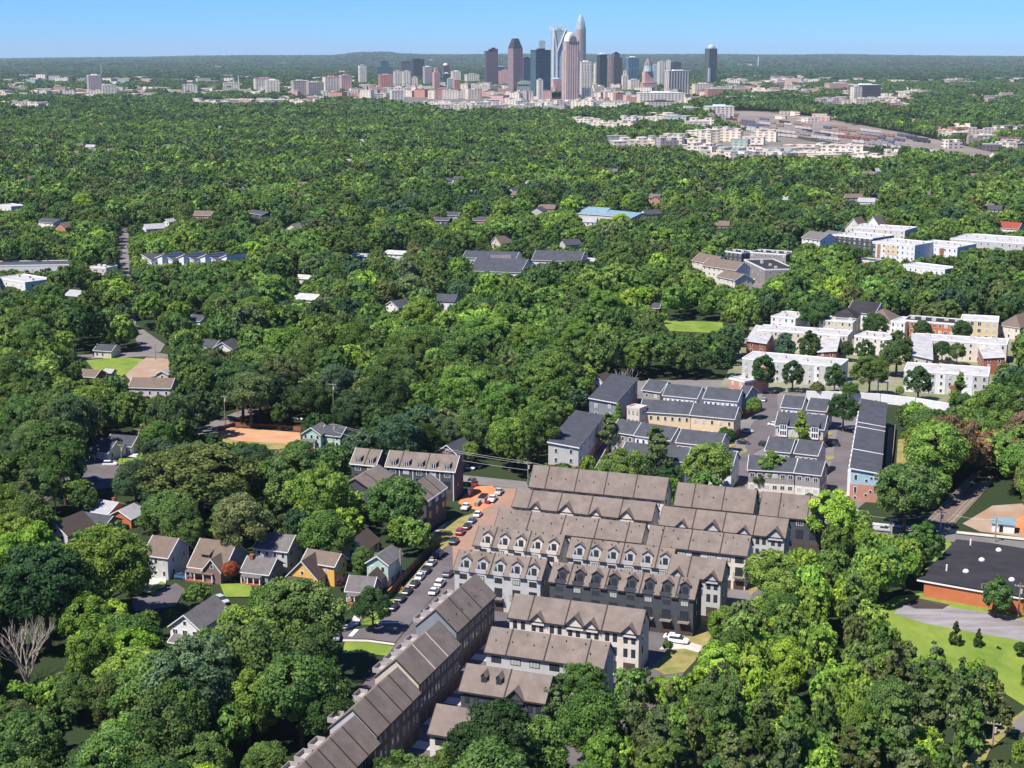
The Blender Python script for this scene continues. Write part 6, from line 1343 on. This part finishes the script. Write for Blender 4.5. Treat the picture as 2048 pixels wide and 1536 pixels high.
for step, r1_, r0_ in ((6.2, 470, 214), (8.6, 620, 215), (9.6, 1300, 620)):
    for x, y in cand(r0_, r1_, step):
        young = P(x, y, 6)[0] > 1180 and P(x, y, 6)[1] > 1080
        if young != (step == 6.2): continue
        if blocked(x, y): continue
        if (np.hypot(man[:, 0] - x, man[:, 1] - y) < man[:, 2] * .75).any(): continue
        kind, col = pick(x, y); R = RNG.uniform(3.4, 7.2) if kind in ('broad', 'loose') else RNG.uniform(3.0, 4.2)
        if RNG.random() < .14 and kind == 'broad': R *= 1.35
        if young: R = RNG.uniform(2.3, 4.6) * (.85 if kind in ('pine', 'oval') else 1)
        R0, H0_ = BASE[kind][1:]; ok = False
        for s in (1, .72, .5, .34):
            R_ = R * s; H = min(R_ / R0 * H0_ * (1.35 if young else 1) * RNG.uniform(.85, 1.2), 23)
            if crown_fits(x, y, R_, H, kind): ok = True; break
        if not ok:
            if crown_fits(x, y, 1.6, 2.2, 'bush') and RNG.random() < .8: TREES.append([x, y, 0, RNG.uniform(1.2, 1.9), 2.2, 'bush', col if col != 'pine' else 'olive', None])
            continue
        TREES.append([x, y, 0, R_, H, kind, col, None])
def score(t):
    px, py = P(t[0], t[1], t[4]*.6); d = sqrt(t[0]**2 + t[1]**2 + HC**2); s = t[3] / d
    if not (-90 < px < 2138 and 0 < py < 1640): s *= .05
    if isinstance(t[7], str): s += 10
    elif t[7]: s += 1
    return s
TREES.sort(key=score, reverse=True)
near, rest = TREES[:296], TREES[296:]
LM = [(1200,1190,'the dark charcoal row'),(1120,1240,'the cream gabled row'),(1090,1310,'the pale grey triple-window row'),(1010,1370,'the charcoal dormered row'),(900,1440,'the nearest cream row'),(880,1250,'the slate blue gable'),(690,1480,'the nearest end-on roofs'),(620,1140,'the bright yellow house'),(760,1130,'the mint green house'),(725,1170,'the porch bungalow'),(395,1220,'the white two-storey house'),(420,1100,'the tan bungalow'),(335,1110,'the pale blue-grey house'),(110,1060,'the lilac gabled house'),(230,1020,'the orange brick ranch'),(210,890,'the white porch cottage'),(640,870,'the small mint house'),(520,875,'the orange clay strip'),(320,765,'the pink-walled house'),(240,735,'the small lawn'),(840,950,'the charcoal row of five bays'),(960,990,'the clay yard'),(1140,870,'the slanting slate roof'),(1330,780,'the back slate row'),(1570,900,'the parking court'),(1730,900,'the long slate-roofed block'),(1590,720,'the left white-roofed row'),(1890,745,'the right white-roofed row'),(1950,1150,'the brick warehouse'),(1900,1240,'the gravel lot'),(1850,1290,'the bright lawn'),(1890,1020,'the railway tracks'),(1470,1200,'the dry grass bank'),(1360,1290,'the parked white cars'),(1590,1060,'the right end of the brown rows'),(60,1310,'the bare dead tree'),(1940,1500,'the dirt track'),(1300,1480,'the bottom pines'),(740,1330,'the shaded lawn'),(1600,1320,'the mixed wood below the warehouse'),(560,1040,'the huge olive oak')]
sizes = lambda R: 'small' if R < 3.3 else 'broad' if R > 6.2 else 'medium'
KN = {'broad': 'round-crowned tree', 'loose': 'loose-crowned tree', 'pine': 'shaggy pine', 'cone': 'narrow pointed tree', 'oval': 'egg-shaped tree', 'bush': 'low bush'}
ONM = {'broad': 'broadleaf_tree', 'loose': 'broadleaf_tree', 'pine': 'pine_tree', 'cone': 'conical_tree', 'oval': 'oval_tree', 'bush': 'bush'}
used = {}
for t in near:
    x, y, z, R, H, kind, col, lab = t; px, py = P(x, y, H * .6); R0, H0_ = BASE[kind][1:]
    var = BASE[kind][0]; cm, tm = var[RNG.integers(len(var))]
    if isinstance(lab, str): L_ = lab
    else:
        l = min(LM, key=lambda q: (q[0]-px)**2 + ((q[1]-py)*1.3)**2); dx, dy = px - l[0], py - l[1]
        rel = ('left of' if dx < 0 else 'right of') if abs(dx) > abs(dy) * 1.2 else ('below' if dy > 0 else 'above'); dd = sqrt(dx*dx + dy*dy)
        if abs(dx) > 35 and abs(dy) > 35 and abs(dx) < abs(dy) * 2.2 and abs(dy) < abs(dx) * 2.2: rel = ('below ' if dy > 0 else 'above ') + 'and ' + ('left of' if dx < 0 else 'right of')
        far = 'close ' if dd < 90 else '' if dd < 190 else 'well '
        rel = rel.replace('below and left of', 'below left of').replace('below and right of', 'below right of').replace('above and left of', 'above left of').replace('above and right of', 'above right of')
        L_ = '%s %s %s %s%s %s' % (sizes(R), col, KN[kind], far, rel, l[2])
        if L_ in used:
            l2 = sorted(LM, key=lambda q: (q[0]-px)**2 + ((q[1]-py)*1.3)**2)[1]
            L_ = '%s %s %s, %s, %s also near' % (sizes(R), col, KN[kind], rel + ' ' + l[2], l2[2]); L_ = L_ if len(L_.split()) <= 16 else '%s %s tree between %s and %s' % (sizes(R), col, l[2].replace('the ', ''), l2[2].replace('the ', ''))
            L_ = ' '.join(L_.split()[:16])
        used[L_] = 1
    t_ = thing(ONM[kind], L_, 'bush' if kind == 'bush' else 'tree', (x, y, z), RNG.uniform(0, 6.28), None if isinstance(lab, str) and 0 else 'trees and bushes standing among the buildings')
    c = link('crown', cm, t_); c.scale = (R/R0, R/R0, H/H0_); c.color = (*jit(GREENS[col], .12), 1)
    if tm: o = link('trunk', tm, t_); o.scale = (R/R0, R/R0, H/H0_)

# ---- the forest beyond: one mass
protos = bpy.data.collections.new('forest_tree_kinds')
def padd(nm, me, R0, H0_):
    o = bpy.data.objects.new(nm, me); protos.objects.link(o); PK.append((R0, H0_))
PK = []
for i in range(5): padd('k%02d_broad' % i, crown(500 + i, 1, 2.4, 34, 36, .16, 'broad', FOL_I), 1, 2.4)          # 0-4
for i in range(2): padd('k%02d_pine' % (5 + i), crown(520 + i, 1, 3.4, 26, 30, .19, 'pine', FOL_I), 1, 3.4)      # 5-6
padd('k07_bush', crown(530, 1, 1.3, 8, 30, .3, 'bush', FOL_I), 1, 1.3)                                         # 7
for i in range(4): padd('k%02d_far' % (8 + i), crown(540 + i, 1, 2.2, 13, 14, .36, 'broad', FOL_I), 1, 2.2)       # 8-11
def grove(seed, n=9):                                                                                          # 12-14: patch of canopy, unit = 1 tree radius
    r = np.random.default_rng(seed); ms = []
    mes = [crown(seed * 9 + j, 1, 2.2, 8, 8, .55, 'broad', FOL_I) for j in range(2)]; vs = []; fs = []; tn = []; off = 0
    for k in range(n):
        me = mes[k % 2]; v = np.empty(len(me.vertices) * 3, np.float32); me.vertices.foreach_get('co', v); v = v.reshape(-1, 3).copy(); s = r.uniform(.75, 1.25); a_ = k * 2.4; rr = 1.35 * sqrt(k)
        v *= s; v[:, 0] += rr * cos(a_) + r.normal(0, .2); v[:, 1] += rr * sin(a_) + r.normal(0, .2); vs.append(v)
        fs += [tuple(i + off for i in p.vertices) for p in me.polygons]; off += len(v)
        tt = np.empty(len(v), np.float32); me.attributes['tone'].data.foreach_get('value', tt); tn.append(np.clip(tt + r.normal(0, .2), 0, 1))
    me = bpy.data.meshes.new('grove'); me.from_pydata(np.concatenate(vs).tolist(), [], fs); at = me.attributes.new('tone', 'FLOAT', 'POINT'); at.data.foreach_set('value', np.concatenate(tn)); me.materials.append(FOL_I); me.update(); return me
for i in range(3): padd('k%02d_grove' % (12 + i), grove(60 + i), 1, 2.2)
pts = []; sc = []; ro = []; ki = []; ti = []
def put(x, y, z, R, H, k, c):
    R0, H0_ = PK[k]; pts.append((x, y, z)); sc.append((R/R0, R/R0, H/H0_)); ro.append((0, 0, RNG.uniform(0, 6.28))); ki.append(k); ti.append((*jit(GREENS[c]), 1))
for x, y, z, R, H, kind, col, lab in rest:
    put(x, y, z, R, H, {'broad': RNG.integers(0, 5), 'loose': RNG.integers(0, 5), 'pine': RNG.integers(5, 7), 'cone': RNG.integers(5, 7), 'oval': RNG.integers(0, 5), 'bush': 7}[kind], col)
for x, y in cand(1300, 2900, 11.5):
    if blocked(x, y): continue
    kind, col = pick(x, y); R = RNG.uniform(4.5, 8.5)
    if col == 'lime green' and RNG.random() < .75: col = 'mid green'
    for s in (1, .6):
        if crown_fits(x, y, R*s, R*s*2.1, 'broad', .2): put(x, y, 0, R*s, R*s*2.2*RNG.uniform(.85, 1.2), RNG.integers(8, 12), col); break
for r0_, r1_, st, R in ((2900, 6800, 30, 8), (6800, 14500, 75, 17), (14500, 27000, 190, 38)):
    for x, y in cand(r0_, r1_, st, half=.37):
        if r0_ < 6000 and blocked(x, y): continue
        kind, col = pick(x, y)
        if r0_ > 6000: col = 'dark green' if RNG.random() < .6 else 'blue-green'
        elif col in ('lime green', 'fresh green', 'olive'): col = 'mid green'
        rr = R * RNG.uniform(.8, 1.2); hh = rr * 2.2 if R < 10 else rr * 1.1 if R < 20 else rr * .7
        if r0_ < 6000 and not crown_fits(x, y, rr * 2.6, hh, 'bush', .25):
            if crown_fits(x, y, rr, hh, 'bush', .3): put(x, y, 0, rr, hh, RNG.integers(8, 12), col)
            continue
        if r0_ >= 6000 and not crown_fits(x, y, rr * 2.2, hh, 'bush', .2, float(terr(x, y))):
            if RNG.random() < .7 and crown_fits(x, y, rr*.5, rr*.5, 'bush', .3, float(terr(x, y))): put(x, y, float(terr(x, y)), rr*.5, rr*.5, RNG.integers(8, 12), col)
            continue
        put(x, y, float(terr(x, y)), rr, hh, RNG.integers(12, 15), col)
print('forest instances', len(pts), 'individual', len(near))
fmesh = bpy.data.meshes.new('forest'); fmesh.from_pydata(pts, [], [])
for nm, ty, dat, ch in (('iscale', 'FLOAT_VECTOR', sc, 'vector'), ('irot', 'FLOAT_VECTOR', ro, 'vector'), ('tint', 'FLOAT_COLOR', ti, 'color')):
    fmesh.attributes.new(nm, ty, 'POINT').data.foreach_set(ch, np.array(dat, np.float32).ravel())
fmesh.attributes.new('ikind', 'INT', 'POINT').data.foreach_set('value', np.array(ki, np.int32))
fo = link('forest', fmesh); fo['kind'] = 'stuff'; fo['label'] = 'unbroken green woodland canopy stretching to the horizon'; fo['category'] = 'forest'
ng = bpy.data.node_groups.new('forest', 'GeometryNodeTree'); ng.interface.new_socket('Geometry', in_out='INPUT', socket_type='NodeSocketGeometry'); ng.interface.new_socket('Geometry', in_out='OUTPUT', socket_type='NodeSocketGeometry')
N = ng.nodes; Lk = ng.links; gi = N.new('NodeGroupInput'); gout = N.new('NodeGroupOutput'); mp_ = N.new('GeometryNodeMeshToPoints'); ip = N.new('GeometryNodeInstanceOnPoints'); ci_ = N.new('GeometryNodeCollectionInfo')
ci_.inputs[0].default_value = protos; ci_.inputs[1].default_value = True; ci_.inputs[2].default_value = True
def attr(nm, ty): q = N.new('GeometryNodeInputNamedAttribute'); q.data_type = ty; q.inputs[0].default_value = nm; return q.outputs[0]
Lk.new(gi.outputs[0], mp_.inputs[0]); Lk.new(mp_.outputs[0], ip.inputs['Points']); Lk.new(ci_.outputs[0], ip.inputs['Instance']); ip.inputs['Pick Instance'].default_value = True
Lk.new(attr('ikind', 'INT'), ip.inputs['Instance Index']); Lk.new(attr('irot', 'FLOAT_VECTOR'), ip.inputs['Rotation']); Lk.new(attr('iscale', 'FLOAT_VECTOR'), ip.inputs['Scale']); Lk.new(ip.outputs[0], gout.inputs[0])
md = fo.modifiers.new('forest', 'NODES'); md.node_group = ng

# ---- bare trees
def bare(px, py, h, label, spread=.5, n=8, seed=1, m=None):
    rd = random.Random(seed); g = G(px, py); b = MB()
    def br(p, d, L, r, lv):
        q = p + d * L; b.tube(p, q, r, r * .6, 5)
        if lv == 0: return
        for _ in range(2 if lv > 1 else 3):
            d2 = (d + Vector((rd.uniform(-spread, spread), rd.uniform(-spread, spread), rd.uniform(-.05, .25)))).normalized(); br(q, d2, L * rd.uniform(.6, .85), r * .62, lv - 1)
    for k in range(n):
        a = k * 2.4; br(Vector((0, 0, .1)), Vector((cos(a)*.35, sin(a)*.35, 1)).normalized(), h * .34, h * .012 + .04, 4)
    o = b.build('bare_tree', m or palebark, None, (g.x, g.y, 0)); tag(o, label, 'dead tree')
bare(55, 1372, 13, 'bare dead tree with many pale branches at the lower left edge', n=11)
bare(1250, 795, 11, 'bare grey-branched tree above the back slate row', n=5, seed=4)
bare(898, 512, 9, 'small bare tree beside the charcoal halls', n=4, seed=5)

# ================================================================ haze
hb = MB(); hb.box(-24000, -3000, -40, 24000, 41000, 330); 
hm = bpy.data.materials.new('haze'); hm.use_nodes = True; hn = hm.node_tree.nodes; hn.clear()
ho = hn.new('ShaderNodeOutputMaterial'); pv_ = hn.new('ShaderNodeVolumePrincipled'); pv_.inputs['Color'].default_value = (.66, .83, .98, 1); pv_.inputs['Density'].default_value = 2.3e-5; pv_.inputs['Anisotropy'].default_value = 0.0
hm.node_tree.links.new(pv_.outputs[0], ho.inputs['Volume'])
hz = hb.build('haze', hm); hz['kind'] = 'stuff'; hz['label'] = 'thin blue summer haze over the far woods'
print('script objects', len(COL.objects))
